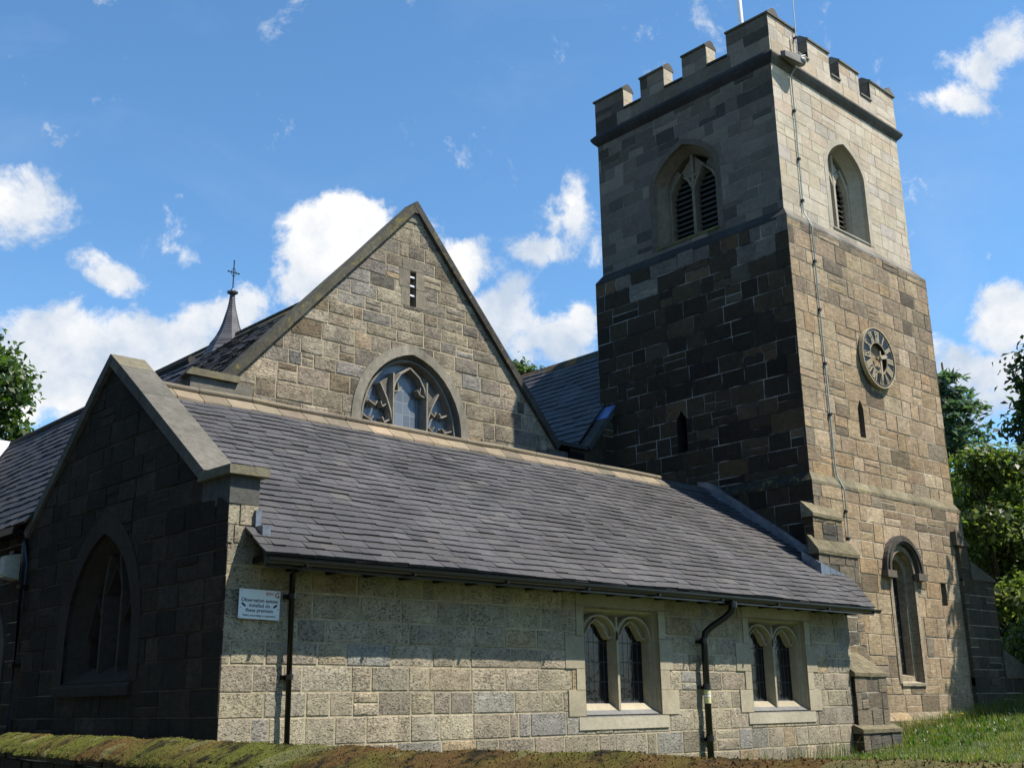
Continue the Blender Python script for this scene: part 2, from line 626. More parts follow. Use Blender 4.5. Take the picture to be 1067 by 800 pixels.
def stone_mat(name, bump=.5, bscale=38, pits=0.0, pit_scale=30, bed=0.0, soot=.0, rough=.92, fine=.35, pit_dark=.35, blotch=(.72, 1.22), lichen=0.0):
    m, nt, b = new_mat(name)
    L = nt.links
    tc = nt.nodes.new('ShaderNodeTexCoord')
    P = tc.outputs['Object']
    at = nt.nodes.new('ShaderNodeAttribute')
    at.attribute_name = 'Col'
    c = at.outputs['Color']

    def nz(scale, detail=6, r=.6, vec=P, dist=0.0):
        n = nt.nodes.new('ShaderNodeTexNoise')
        n.inputs['Scale'].default_value = scale
        n.inputs['Detail'].default_value = detail
        n.inputs['Roughness'].default_value = r
        n.inputs['Distortion'].default_value = dist
        L.new(vec, n.inputs['Vector'])
        return n.outputs['Fac']
    big = nz(1.1, 4)
    c = tint_chain(nt, c, big, .82, 1.14)
    mid = nz(9, 6, .65)
    c = tint_chain(nt, c, mid, blotch[0], blotch[1], .32, .68)
    fin = nz(70, 4, .6)
    c = tint_chain(nt, c, fin, 1 - fine, 1 + fine, .3, .7)
    height = nz(bscale, 8, .68)
    hs = [(height, bump)]
    if bed:
        mp = nt.nodes.new('ShaderNodeMapping')
        mp.inputs['Scale'].default_value = (2.2, 2.2, 26)
        L.new(P, mp.inputs['Vector'])
        bd = nz(2.0, 6, .62, mp.outputs[0], .5)
        c = tint_chain(nt, c, bd, 1 - bed, 1 + bed * .7, .35, .65)
        hs.append((bd, bump * .9))
    if pits:
        mp = nt.nodes.new('ShaderNodeMapping')
        mp.inputs['Scale'].default_value = (1, 1, 1.9)
        L.new(P, mp.inputs['Vector'])
        pn = nz(pit_scale, 3, .55, mp.outputs[0], .8)
        pv = nz(2.3, 2, .5)
        pq = nt.nodes.new('ShaderNodeMath')
        pq.operation = 'MULTIPLY_ADD'
        L.new(pv, pq.inputs[0])
        pq.inputs[1].default_value = .28
        L.new(pn, pq.inputs[2])
        pm = ramp01(nt, pq.outputs[0], .70, .79)
        c = mix_to(nt, c, ramp01(nt, pm, 0, 1, pits), (pit_dark * .12, pit_dark * .11, pit_dark * .1))
        inv = nt.nodes.new('ShaderNodeMath')
        inv.operation = 'SUBTRACT'
        inv.inputs[0].default_value = 1
        L.new(pm, inv.inputs[1])
        hs.append((inv.outputs[0], bump * .8))
    if soot:
        mp = nt.nodes.new('ShaderNodeMapping')
        mp.inputs['Scale'].default_value = (1.3, 1.3, .35)
        L.new(P, mp.inputs['Vector'])
        sn = nz(1.6, 7, .62, mp.outputs[0], .4)
        c = mix_to(nt, c, ramp01(nt, sn, .48, .70, soot), (.030, .028, .026))
    if lichen:
        ln = nz(5.5, 7, .7, P, .3)
        c = mix_to(nt, c, ramp01(nt, ln, .55, .66, lichen), (.20, .17, .045))
    b.inputs['Roughness'].default_value = rough
    b.inputs['Specular IOR Level'].default_value = .2
    L.new(c, b.inputs['Base Color'])
    nrm = None
    for h, s in hs:
        bp = nt.nodes.new('ShaderNodeBump')
        bp.inputs['Strength'].default_value = min(1, s)
        bp.inputs['Distance'].default_value = .02
        L.new(h, bp.inputs['Height'])
        if nrm is not None: L.new(nrm, bp.inputs['Normal'])
        nrm = bp.outputs[0]
    L.new(nrm, b.inputs['Normal'])
    return m


def plain_mat(name, col, rough=.6, metal=0, noise_amt=.15, nscale=20, bump=.0, spec=.4, attr=False):
    m, nt, b = new_mat(name)
    tc = nt.nodes.new('ShaderNodeTexCoord')
    n = nt.nodes.new('ShaderNodeTexNoise')
    n.inputs['Scale'].default_value = nscale
    n.inputs['Detail'].default_value = 6
    nt.links.new(tc.outputs['Object'], n.inputs['Vector'])
    if attr:
        at = nt.nodes.new('ShaderNodeAttribute')
        at.attribute_name = 'Col'
        src = at.outputs['Color']
    else:
        rgb = nt.nodes.new('ShaderNodeRGB')
        rgb.outputs[0].default_value = (*col, 1)
        src = rgb.outputs[0]
    c = tint_chain(nt, src, n.outputs['Fac'], 1 - noise_amt, 1 + noise_amt)
    nt.links.new(c, b.inputs['Base Color'])
    b.inputs['Roughness'].default_value = rough
    b.inputs['Metallic'].default_value = metal
    b.inputs['Specular IOR Level'].default_value = spec
    if bump:
        bp = nt.nodes.new('ShaderNodeBump')
        bp.inputs['Strength'].default_value = bump
        bp.inputs['Distance'].default_value = .02
        nt.links.new(n.outputs['Fac'], bp.inputs['Height'])
        nt.links.new(bp.outputs[0], b.inputs['Normal'])
    return m


def mortar_mat(name, pale, dark, thr=(.42, .6), scale=1.4):
    m, nt, b = new_mat(name)
    tc = nt.nodes.new('ShaderNodeTexCoord')
    n = nt.nodes.new('ShaderNodeTexNoise')
    n.inputs['Scale'].default_value = scale
    n.inputs['Detail'].default_value = 5
    nt.links.new(tc.outputs['Object'], n.inputs['Vector'])
    rgb = nt.nodes.new('ShaderNodeRGB')
    rgb.outputs[0].default_value = (*pale, 1)
    c = mix_to(nt, rgb.outputs[0], ramp01(nt, n.outputs['Fac'], *thr), dark)
    n2 = nt.nodes.new('ShaderNodeTexNoise')
    n2.inputs['Scale'].default_value = 30
    nt.links.new(tc.outputs['Object'], n2.inputs['Vector'])
    c = tint_chain(nt, c, n2.outputs['Fac'], .8, 1.2)
    nt.links.new(c, b.inputs['Base Color'])
    b.inputs['Roughness'].default_value = .95
    return m


def slate_mat(name, rough=.62, streak=.34, spec=.35):
    m, nt, b = new_mat(name)
    L = nt.links
    tc = nt.nodes.new('ShaderNodeTexCoord')
    at = nt.nodes.new('ShaderNodeAttribute')
    at.attribute_name = 'Col'
    n = nt.nodes.new('ShaderNodeTexNoise')
    n.inputs['Scale'].default_value = .9
    n.inputs['Detail'].default_value = 5
    L.new(tc.outputs['Object'], n.inputs['Vector'])
    c = tint_chain(nt, at.outputs['Color'], n.outputs['Fac'], 1 - streak, 1 + streak)
    n2 = nt.nodes.new('ShaderNodeTexNoise')
    n2.inputs['Scale'].default_value = 45
    n2.inputs['Detail'].default_value = 6
    L.new(tc.outputs['Object'], n2.inputs['Vector'])
    c = tint_chain(nt, c, n2.outputs['Fac'], .75, 1.25)
    sp = nt.nodes.new('ShaderNodeTexNoise')
    sp.inputs['Scale'].default_value = 14
    sp.inputs['Detail'].default_value = 3
    L.new(tc.outputs['Object'], sp.inputs['Vector'])
    c = mix_to(nt, c, ramp01(nt, sp.outputs['Fac'], .69, .75, .55), (.17, .165, .13))
    L.new(c, b.inputs['Base Color'])
    b.inputs['Roughness'].default_value = rough
    b.inputs['Specular IOR Level'].default_value = spec
    bp = nt.nodes.new('ShaderNodeBump')
    bp.inputs['Strength'].default_value = .35
    bp.inputs['Distance'].default_value = .008
    L.new(n2.outputs['Fac'], bp.inputs['Height'])
    L.new(bp.outputs[0], b.inputs['Normal'])
    return m


def glass_mat(name, axis, pane=(.10, .30), base=(.012, .014, .018), lead=(.10, .10, .10), rough=.12, spec=.5):
    """leaded glazing, one slightly different tilt per pane"""
    m, nt, b = new_mat(name)
    L = nt.links
    tc = nt.nodes.new('ShaderNodeTexCoord')
    sx = nt.nodes.new('ShaderNodeSeparateXYZ')
    L.new(tc.outputs['Object'], sx.inputs[0])
    cb = nt.nodes.new('ShaderNodeCombineXYZ')
    L.new(sx.outputs[axis], cb.inputs[0])
    L.new(sx.outputs[2], cb.inputs[1])
    br = nt.nodes.new('ShaderNodeTexBrick')
    br.offset = 0
    br.inputs['Scale'].default_value = 1
    br.inputs['Brick Width'].default_value = pane[0]
    br.inputs['Row Height'].default_value = pane[1]
    br.inputs['Mortar Size'].default_value = .007
    br.inputs['Mortar Smooth'].default_value = .1
    br.inputs['Color1'].default_value = (*base, 1)
    br.inputs['Color2'].default_value = (*mulc(base, 1.8), 1)
    br.inputs['Mortar'].default_value = (*lead, 1)
    L.new(cb.outputs[0], br.inputs['Vector'])
    L.new(br.outputs['Color'], b.inputs['Base Color'])
    mr = node(nt, 'ShaderNodeMapRange')
    mr.inputs['To Min'].default_value = rough
    mr.inputs['To Max'].default_value = .7
    L.new(br.outputs['Fac'], mr.inputs['Value'])
    L.new(mr.outputs[0], b.inputs['Roughness'])
    b.inputs['Specular IOR Level'].default_value = spec
    n = nt.nodes.new('ShaderNodeTexNoise')
    n.inputs['Scale'].default_value = 9
    L.new(tc.outputs['Object'], n.inputs['Vector'])
    bp = nt.nodes.new('ShaderNodeBump')
    bp.inputs['Strength'].default_value = .25
    bp.inputs['Distance'].default_value = .02
    L.new(n.outputs['Fac'], bp.inputs['Height'])
    L.new(bp.outputs[0], b.inputs['Normal'])
    return m


def leaf_mat(name):
    m, nt, b = new_mat(name)
    L = nt.links
    at = nt.nodes.new('ShaderNodeAttribute')
    at.attribute_name = 'Col'
    L.new(at.outputs['Color'], b.inputs['Base Color'])
    b.inputs['Roughness'].default_value = .45
    b.inputs['Specular IOR Level'].default_value = .4
    tr = nt.nodes.new('ShaderNodeBsdfTranslucent')
    g = nt.nodes.new('ShaderNodeMix')
    g.data_type = 'RGBA'
    g.blend_type = 'MULTIPLY'
    g.inputs[0].default_value = 1
    g.inputs[7].default_value = (1.5, 1.7, .6, 1)
    L.new(at.outputs['Color'], g.inputs[6])
    L.new(g.outputs[2], tr.inputs['Color'])
    ms = nt.nodes.new('ShaderNodeMixShader')
    ms.inputs[0].default_value = .42
    out = [n for n in nt.nodes if n.type == 'OUTPUT_MATERIAL'][0]
    L.new(b.outputs[0], ms.inputs[1])
    L.new(tr.outputs[0], ms.inputs[2])
    L.new(ms.outputs[0], out.inputs['Surface'])
    return m


MAT = dict(
    rock=stone_mat('rock_faced_stone', bump=.95, bscale=26, pits=.62, pit_scale=24, fine=.3, soot=.12, blotch=(.78, 1.18)),
    gable=stone_mat('weathered_gable_stone', bump=.9, bscale=26, pits=.6, pit_scale=20, fine=.35, soot=.35, bed=.18, blotch=(.7, 1.25)),
    dark=stone_mat('sooty_shaded_stone', bump=.6, bscale=24, soot=.25, fine=.25),  # soot patches here; painted shade comes in with the stone palette
    tower=stone_mat('old_tower_sandstone', bump=.75, bscale=16, bed=.28, soot=.22, fine=.25, blotch=(.7, 1.2)),
    ashlar=stone_mat('tower_ashlar', bump=.3, bscale=30, bed=.08, soot=.10, fine=.12, blotch=(.86, 1.1)),
    dressed=stone_mat('dressed_stone', bump=.25, bscale=45, fine=.12, blotch=(.88, 1.1)),
    worn=stone_mat('weathered_dressed_stone', bump=.4, bscale=30, fine=.2, soot=.30, blotch=(.75, 1.15)),
    mossy=stone_mat('lichened_stone', bump=.5, bscale=30, fine=.25, soot=.25, lichen=.8),
    mortar=mortar_mat('buff_mortar', (.38, .32, .215), (.27, .225, .155)),
    mortar_t=mortar_mat('tower_mortar', (.42, .37, .28), (.17, .14, .105), (.40, .62)),
    mortar_d=mortar_mat('sooty_mortar', (.30, .29, .26), (.016, .016, .016), (.38, .58), 1.7),
    mortar_u=mortar_mat('ashlar_mortar', (.34, .31, .25), (.10, .09, .08), (.40, .6), 2.2),
    slate=slate_mat('welsh_slate'),
    under=plain_mat('roof_felt', (.02, .02, .02), .9),
    iron=plain_mat('black_painted_iron', (.008, .008, .009), .28, 0, .1, 30, .05, .5),
    lead=plain_mat('sheet_lead', (.20, .22, .25), .42, .6, .25, 8, .1),
    wood=plain_mat('louvre_board', (.075, .07, .065), .8, 0, .3, 14, .2),
    void=plain_mat('dark_interior', (.004, .004, .004), .95),
    white=plain_mat('white_painted_metal', (.78, .79, .80), .4, 0, .05),
    steel=plain_mat('galvanised_steel', (.42, .44, .46), .45, .5, .12),
    gold=plain_mat('gilding', (.40, .33, .21), .45, .1, .15, 25),
    black=plain_mat('black_enamel', (.012, .012, .012), .4),
    cable=plain_mat('copper_tape', (.30, .36, .33), .6, .2, .2),
    signw=plain_mat('sign_white', (.72, .76, .80), .45, 0, .04),
    ink=plain_mat('sign_ink', (.02, .02, .03), .6),
    red=plain_mat('sign_red', (.45, .03, .05), .6),
    yellow=plain_mat('label_yellow', (.55, .45, .08), .6),
    glass_s=glass_mat('leaded_glass', 0, (.115, .30), base=(.006, .007, .009), lead=(.05, .05, .05), spec=.3),
    glass_g=glass_mat('leaded_glass_sky', 0, (.19, .27), base=(.085, .098, .115), lead=(.20, .20, .19), rough=.25, spec=.6),
    glass_w=glass_mat('leaded_glass_west', 1, (.12, .3), base=(.004, .004, .005), lead=(.02, .02, .02), spec=.1),
    leaf=leaf_mat('leaves'),
    bark=plain_mat('bark', (.07, .055, .04), .9, 0, .4, 12, .6),
)


# ------------------------------------------------------------------ stone colours
def pick(pal, rg, v=.12):
    tot = sum(w for _, w in pal)
    x = rg.uniform(0, tot)
    for c, w in pal:
        x -= w
        if x <= 0: break
    k = 1 + rg.uniform(-v, v)
    return (c[0] * k * (1 + rg.uniform(-.03, .03)), c[1] * k, c[2] * k * (1 + rg.uniform(-.04, .04)))


PAL_VESTRY = [((.315, .268, .19), 6), ((.345, .295, .212), 4), ((.285, .246, .182), 4), ((.285, .262, .225), 1.2), ((.32, .25, .155), 1.0), ((.245, .21, .16), 1.4)]
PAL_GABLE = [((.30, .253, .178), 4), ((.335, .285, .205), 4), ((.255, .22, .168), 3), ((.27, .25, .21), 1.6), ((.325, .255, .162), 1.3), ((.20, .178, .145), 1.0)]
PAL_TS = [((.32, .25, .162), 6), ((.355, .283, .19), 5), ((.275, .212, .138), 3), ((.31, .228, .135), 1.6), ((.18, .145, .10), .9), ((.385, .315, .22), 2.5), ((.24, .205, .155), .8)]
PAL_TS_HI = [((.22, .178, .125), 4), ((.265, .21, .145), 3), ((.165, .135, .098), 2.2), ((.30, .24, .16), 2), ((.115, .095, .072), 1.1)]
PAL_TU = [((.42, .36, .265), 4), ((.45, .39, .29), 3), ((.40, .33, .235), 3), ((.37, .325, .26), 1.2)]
PAL_TW = [((.036, .026, .0155), 5), ((.046, .033, .019), 3), ((.024, .018, .012), 3), ((.068, .047, .025), 1.4), ((.052, .042, .030), .8)]  # soot tone of the west face, deepened by shade painted into it
PAL_TWU = [((.112, .095, .073), 4), ((.094, .081, .064), 3), ((.138, .118, .09), 2), ((.070, .061, .050), 1.3)]  # west belfry tones: ashlar darkened to paint in its shade
PAL_WEST = [((.046, .036, .0245), 4), ((.036, .0285, .0195), 3), ((.066, .051, .035), 2)]  # west stone with the shade painted into its colour
C_DRESS = (.35, .305, .22)
C_WORN = (.26, .235, .19)
C_SLATE = [((.058, .0545, .056), 6), ((.063, .0595, .060), 4), ((.052, .050, .0515), 3), ((.078, .072, .068), .5)]


for _pal, _k in ((PAL_VESTRY, (1.08, 1.08, 1.10)), (PAL_GABLE, (.98, .97, .99)), (PAL_TS, (1.04, .99, .95)), (PAL_TS_HI, (1.04, .99, .95)), (PAL_TU, (1.08, 1.08, 1.12)), (PAL_TWU, (1.18, 1.20, 1.24))):
    _pal[:] = [((c[0] * _k[0], c[1] * _k[1], c[2] * _k[2]), w) for c, w in _pal]
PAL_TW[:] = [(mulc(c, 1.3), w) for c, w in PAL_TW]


def c_vestry(a, b, rg):
    c = pick(PAL_VESTRY, rg, .10)
    return mulc(c, rg.uniform(.72, .95)) if b < 1.15 else c
def c_gable(a, b, rg):
    c = pick(PAL_GABLE, rg, .16)
    return mulc(c, rg.uniform(.55, .8)) if rg.random() < .22 else c
def c_ts(a, b, rg):
    if b > 10.6: return pick(PAL_TS_HI if rg.random() < .62 else PAL_TS, rg)
    if a > 26.6 and b > 6.4 and rg.random() < .3: return pick(PAL_TS_HI, rg)
    if 5.3 < b < 6.6 and rg.random() < .25: return pick(PAL_TS_HI, rg)
    return pick(PAL_TS, rg)
def c_tu(a, b, rg): return pick(PAL_TU, rg, .06)
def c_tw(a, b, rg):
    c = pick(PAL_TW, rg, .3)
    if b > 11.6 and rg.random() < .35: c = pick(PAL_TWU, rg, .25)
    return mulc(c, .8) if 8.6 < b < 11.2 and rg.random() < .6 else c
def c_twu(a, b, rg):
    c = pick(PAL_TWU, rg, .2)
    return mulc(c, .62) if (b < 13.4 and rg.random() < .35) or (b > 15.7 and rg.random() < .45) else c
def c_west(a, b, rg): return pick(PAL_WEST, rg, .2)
def c_slate(a, b, rg): return pick(C_SLATE, rg, .07)
def c_slate_d(a, b, rg): return mulc(pick(C_SLATE, rg, .15), .62)


def rect(a0, a1, b0, b1):
    return [(a0, b0), (a1, b0), (a1, b1), (a0, b1)]


# ------------------------------------------------------------------ ground, street
def ground_z(x, y):
    if x < 14: z = .55
    elif x < 20: z = .55 + (x - 14) * .025
    else: z = .70 + min(x - 20, 12) * .085
    return z


def wall_x(y):                                  # centre line of the boundary wall
    return 3.18 + y * .137


def build_ground():
    mb = MB()
    ys = [-60, -40, -25, -15, -10, -6] + [i * 1.0 for i in range(-4, 24)] + [28, 34, 42, 55, 80, 130, 400]
    us = [.1, .8, 2, 3.5, 5, 7, 9, 11, 13, 14.5, 16, 17.5, 19, 20.5, 22, 23.5, 25, 26.5, 28, 30, 33, 38, 46, 60, 90, 160, 400]
    rows = []
    rg = random.Random(3)
    for y in ys:
        rows.append([(wall_x(y) + u, y, ground_z(wall_x(y) + u, y) + rg.uniform(-.03, .03)) for u in us])
    vs = [p for r in rows for p in r]
    n = len(us)
    fs = [(i * n + j, i * n + j + 1, (i + 1) * n + j + 1, (i + 1) * n + j) for i in range(len(ys) - 1) for j in range(n - 1)]
    mb.mesh(vs, fs, (.06, .075, .025))
    tag(mb.build('ground', plain_mat('turf', (.045, .065, .015), .95, 0, .5, 2.5, .5), smooth=True), kind='structure')
    # street below the boundary wall: pavement, kerb, road, all running along the wall
    def strip(name, off0, off1, z, mat, thick=0.0):
        m = MB()
        for i in range(len(ys) - 1):
            a, b = ys[i], ys[i + 1]
            q = [(wall_x(a) + off0, a, z), (wall_x(a) + off1, a, z), (wall_x(b) + off1, b, z), (wall_x(b) + off0, b, z)]
            m.poly(q)
            if thick:
                m.poly([(wall_x(a) + off0, a, z - thick), (wall_x(a) + off0, a, z), (wall_x(b) + off0, b, z), (wall_x(b) + off0, b, z - thick)])
        tag(m.build(name, mat), kind='structure')
    asphalt = plain_mat('asphalt', (.05, .05, .052), .9, 0, .2, 40, .4)
    strip('street', -400, -.02, -.125, plain_mat('far_verge', (.035, .05, .015), .95, 0, .4, 2))
    strip('road', -8.5, -1.90, -.12, asphalt)
    strip('pavement', -1.75, .1, 0, plain_mat('paving', (.07, .068, .064), .9, 0, .2, 12, .3))
    strip('kerb', -1.90, -1.752, .004, plain_mat('kerb_stone', (.24, .235, .22), .85, 0, .2, 20, .3), .13)


build_ground()


# ------------------------------------------------------------------ boundary wall with mossy coping
def build_boundary_wall():
    t = thing('boundary_wall', 'low dark stone wall topped with green and brown moss in the foreground', 'wall', (wall_x(8), 8, 0))
    fr = FrGen((wall_x(0) - .17, 0, 0), (-.137, -1, 0), (0, 0, 1))
    L = math.hypot(1, .137)
    mb = MB()
    masonry(mb, fr, [rect(-34 * L, 20 * L, 0, 1.25)], [], lambda a, b, rg: pick([((.028, .023, .018), 3), ((.02, .017, .015), 3), ((.04, .03, .022), 1)], rg), (.14, .26), (.25, .6), gap=.012, relief=.03, seed=8, mortar=(.03, .027, .022))  # stones darkened to paint in the shade on this side
    # back and core
    for y0, y1 in ((-20, 34),):
        mb.poly([(wall_x(y1) + .2, y1, 0), (wall_x(y0) + .2, y0, 0), (wall_x(y0) + .2, y0, 1.3), (wall_x(y1) + .2, y1, 1.3)], (.05, .045, .04))
    mb.build('stonework', [MAT['tower'], MAT['mortar_d']], t)
    # coping: rough slabs under a lumpy moss cushion
    rg = random.Random(4)
    mb = MB()
    y = -16.0
    while y < 34:
        ln = rg.uniform(.55, 1.1)
        ov = rg.uniform(.0, .05)
        z0, z1 = 1.25 + rg.uniform(-.015, .015), 1.33 + rg.uniform(-.02, .02)
        c = pick([((.05, .042, .03), 3), ((.035, .03, .025), 2), ((.07, .06, .045), 1)], rg)  # slab colour lowered to paint shade below the moss
        A = [(wall_x(y + .015) - .19 - ov, y + .015, z0), (wall_x(y + .015) + .22, y + .015, z0), (wall_x(y + .015) + .2, y + .015, z1 + .05), (wall_x(y + .015) - .18 - ov, y + .015, z1)]
        B = [(wall_x(y + ln) - .19 - ov, y + ln, z0), (wall_x(y + ln) + .22, y + ln, z0), (wall_x(y + ln) + .2, y + ln, z1 + .05), (wall_x(y + ln) - .18 - ov, y + ln, z1)]
        mb.prism(A, B, c)
        y += ln + .02
    mb.build('coping', MAT['mossy'], t)
    # moss cushion
    from mathutils import noise as NZ
    vs, fs, cs = [], [], []
    ny, nx = 1500, 34
    ys = [.5 + (19.5 - .5) * (i / ny) ** 1.25 for i in range(ny + 1)]
    for i, y in enumerate(ys):
        for j in range(nx + 1):
            s = (j / 12 * .14) if j < 12 else .14 + (j - 12) / (nx - 12) * .86
            px = -.285 + .5 * s
            hump = min(1.0, max(0.0, (s - .14) / .56)) ** .75 if s < .86 else .75
            n1 = NZ.noise(Vector((y * 1.3, s * 1.2, 3)))
            n2 = NZ.noise(Vector((y * 7, s * 5, 9)))
            n3 = NZ.noise(Vector((y * 30, s * 16, 1)))
            z = 1.372 + .112 * hump + .022 * n1 + .011 * n2 + .007 * n3
            if s < .14:
                z = 1.302 + s / .14 * .068 + .016 * n1
                q = Vector((y * 14, z * 22, 4)); q2 = Vector((y * 45, z * 45, 8))
                px += -.020 * NZ.noise(q) - .008 * NZ.noise(q2) - .015 * math.sin(s / .14 * math.pi)
                n3 = 0
            bare = NZ.noise(Vector((y * .55 + 4.1, 2.2, 0)))
            if bare > .33: z -= .06 * min(1, (bare - .33) * 8)
            if y < 5: z += .035 * (5 - y) / 4.5 * (1 if s > .14 else s / .14)
            vs.append((wall_x(y) + px + .012 * n3, y, z))
    for i in range(ny):
        for j in range(nx):
            k = i * (nx + 1) + j
            fs.append((k, k + 1, k + nx + 2, k + nx + 1))
            y = ys[i]
            vx, vy_, vz = vs[k]
            q3 = Vector((vx - wall_x(vy_), vy_, vz))
            n1 = NZ.noise(Vector((q3.x * 1.2, y * .8 + 2, q3.z * 1.2 + 5)))
            n2 = NZ.noise(q3 * 6 + Vector((3, 1, 7)))
            g = (.098, .104, .020)
            br = (.105, .062, .022)
            dk = (.026, .021, .011)
            t2 = min(1, max(0, .45 + n1 * 1.3 + n2 * .55 + (.22 if y < 6 else -.16)))
            c = tuple(g[q] * (1 - t2) + br[q] * t2 for q in range(3))
            n4 = NZ.noise(q3 * 17)
            n5 = NZ.noise(q3 * 4.5 + Vector((6, 6, 1)))
            t3 = min(1, max(0, n4 * 1.3 + n5 * 1.5 - .12))
            c = tuple(c[q] * (1 - t3) + dk[q] * t3 for q in range(3))
            pale = NZ.noise(q3 * 3 + Vector((9, 2, 4)))
            if pale > .32: c = tuple(c[q] * .45 + (.17, .165, .07)[q] * .55 for q in range(3))
            cs.append(mulc(c, rg.uniform(.8, 1.2)))
    mb = MB()
    mb.v, mb.f, mb.c, mb.m = vs, fs, cs, [0] * len(fs)
    # short fuzz of moss shoots so that the outline is not smooth
    for i in range(26000):
        k = int(rg.random() ** 1.1 * len(fs))
        f = fs[k]
        p = Vector(vs[f[0]]).lerp(Vector(vs[f[2]]), rg.random())
        h = rg.uniform(.003, .011)
        d = Vector((rg.uniform(-1, 1), rg.uniform(-1, 1), 0)) * .005
        lean = Vector((rg.uniform(-1, 1), rg.uniform(-1, 1), 0)) * h * .5
        mb.poly([p - d, p + d, p + lean + Vector((0, 0, h))], mulc(cs[k], rg.uniform(.8, 1.5)))
    m, nt, b = new_mat('moss')
    tcm = nt.nodes.new('ShaderNodeTexCoord')
    nm = nt.nodes.new('ShaderNodeTexNoise')
    nm.inputs['Scale'].default_value = 70
    nm.inputs['Detail'].default_value = 8
    nm.inputs['Roughness'].default_value = .7
    nt.links.new(tcm.outputs['Object'], nm.inputs['Vector'])
    bm_ = nt.nodes.new('ShaderNodeBump')
    bm_.inputs['Strength'].default_value = 1
    bm_.inputs['Distance'].default_value = .014
    nt.links.new(nm.outputs['Fac'], bm_.inputs['Height'])
    nt.links.new(bm_.outputs[0], b.inputs['Normal'])
    at = nt.nodes.new('ShaderNodeAttribute')
    at.attribute_name = 'Col'
    nt.links.new(at.outputs['Color'], b.inputs['Base Color'])
    b.inputs['Roughness'].default_value = .95
    b.inputs['Specular IOR Level'].default_value = .1
    mb.build('moss', m, t)


build_boundary_wall()


# ------------------------------------------------------------------ tower
TC = (24.3, 16.1, .7)
tower = thing('church_tower', 'tall square stone church tower with battlements and louvred belfry windows', 'tower', TC)
LW, LS, LE, LN = 20.94, 12.98, 27.70, 19.20
MW, MS_, ME, MN = 21.05, 13.09, 27.58, 19.08
UW, US, UE, UN = 21.22, 13.25, 27.22, 18.96
ZL, ZM = 6.28, 12.55

S_HOOD = (24.36, .5, 2.05, 4.5)
norman = arch(S_HOOD[0], .5, 2.05, 4.5, .5, 9, 'round')
slit2 = rect(26.18, 26.42, 3.88, 4.40)
slitS = [(23.35, 7.6), (23.58, 7.6), (23.58, 8.3), (23.465, 8.5), (23.35, 8.3)]
slitW = [(-16.60, 7.5), (-16.32, 7.5), (-16.32, 8.30), (-16.46, 8.5), (-16.60, 8.30)]
louS = arch(24.27, .87, 12.92, 14.70, .80, 9, 'tudor')
louW = arch(-16.08, .97, 12.92, 14.72, .84, 9, 'tudor')
louE = arch(16.08, .97, 12.92, 14.72, .84, 9, 'tudor')
louN = arch(-24.27, .87, 12.92, 14.70, .80, 9, 'tudor')


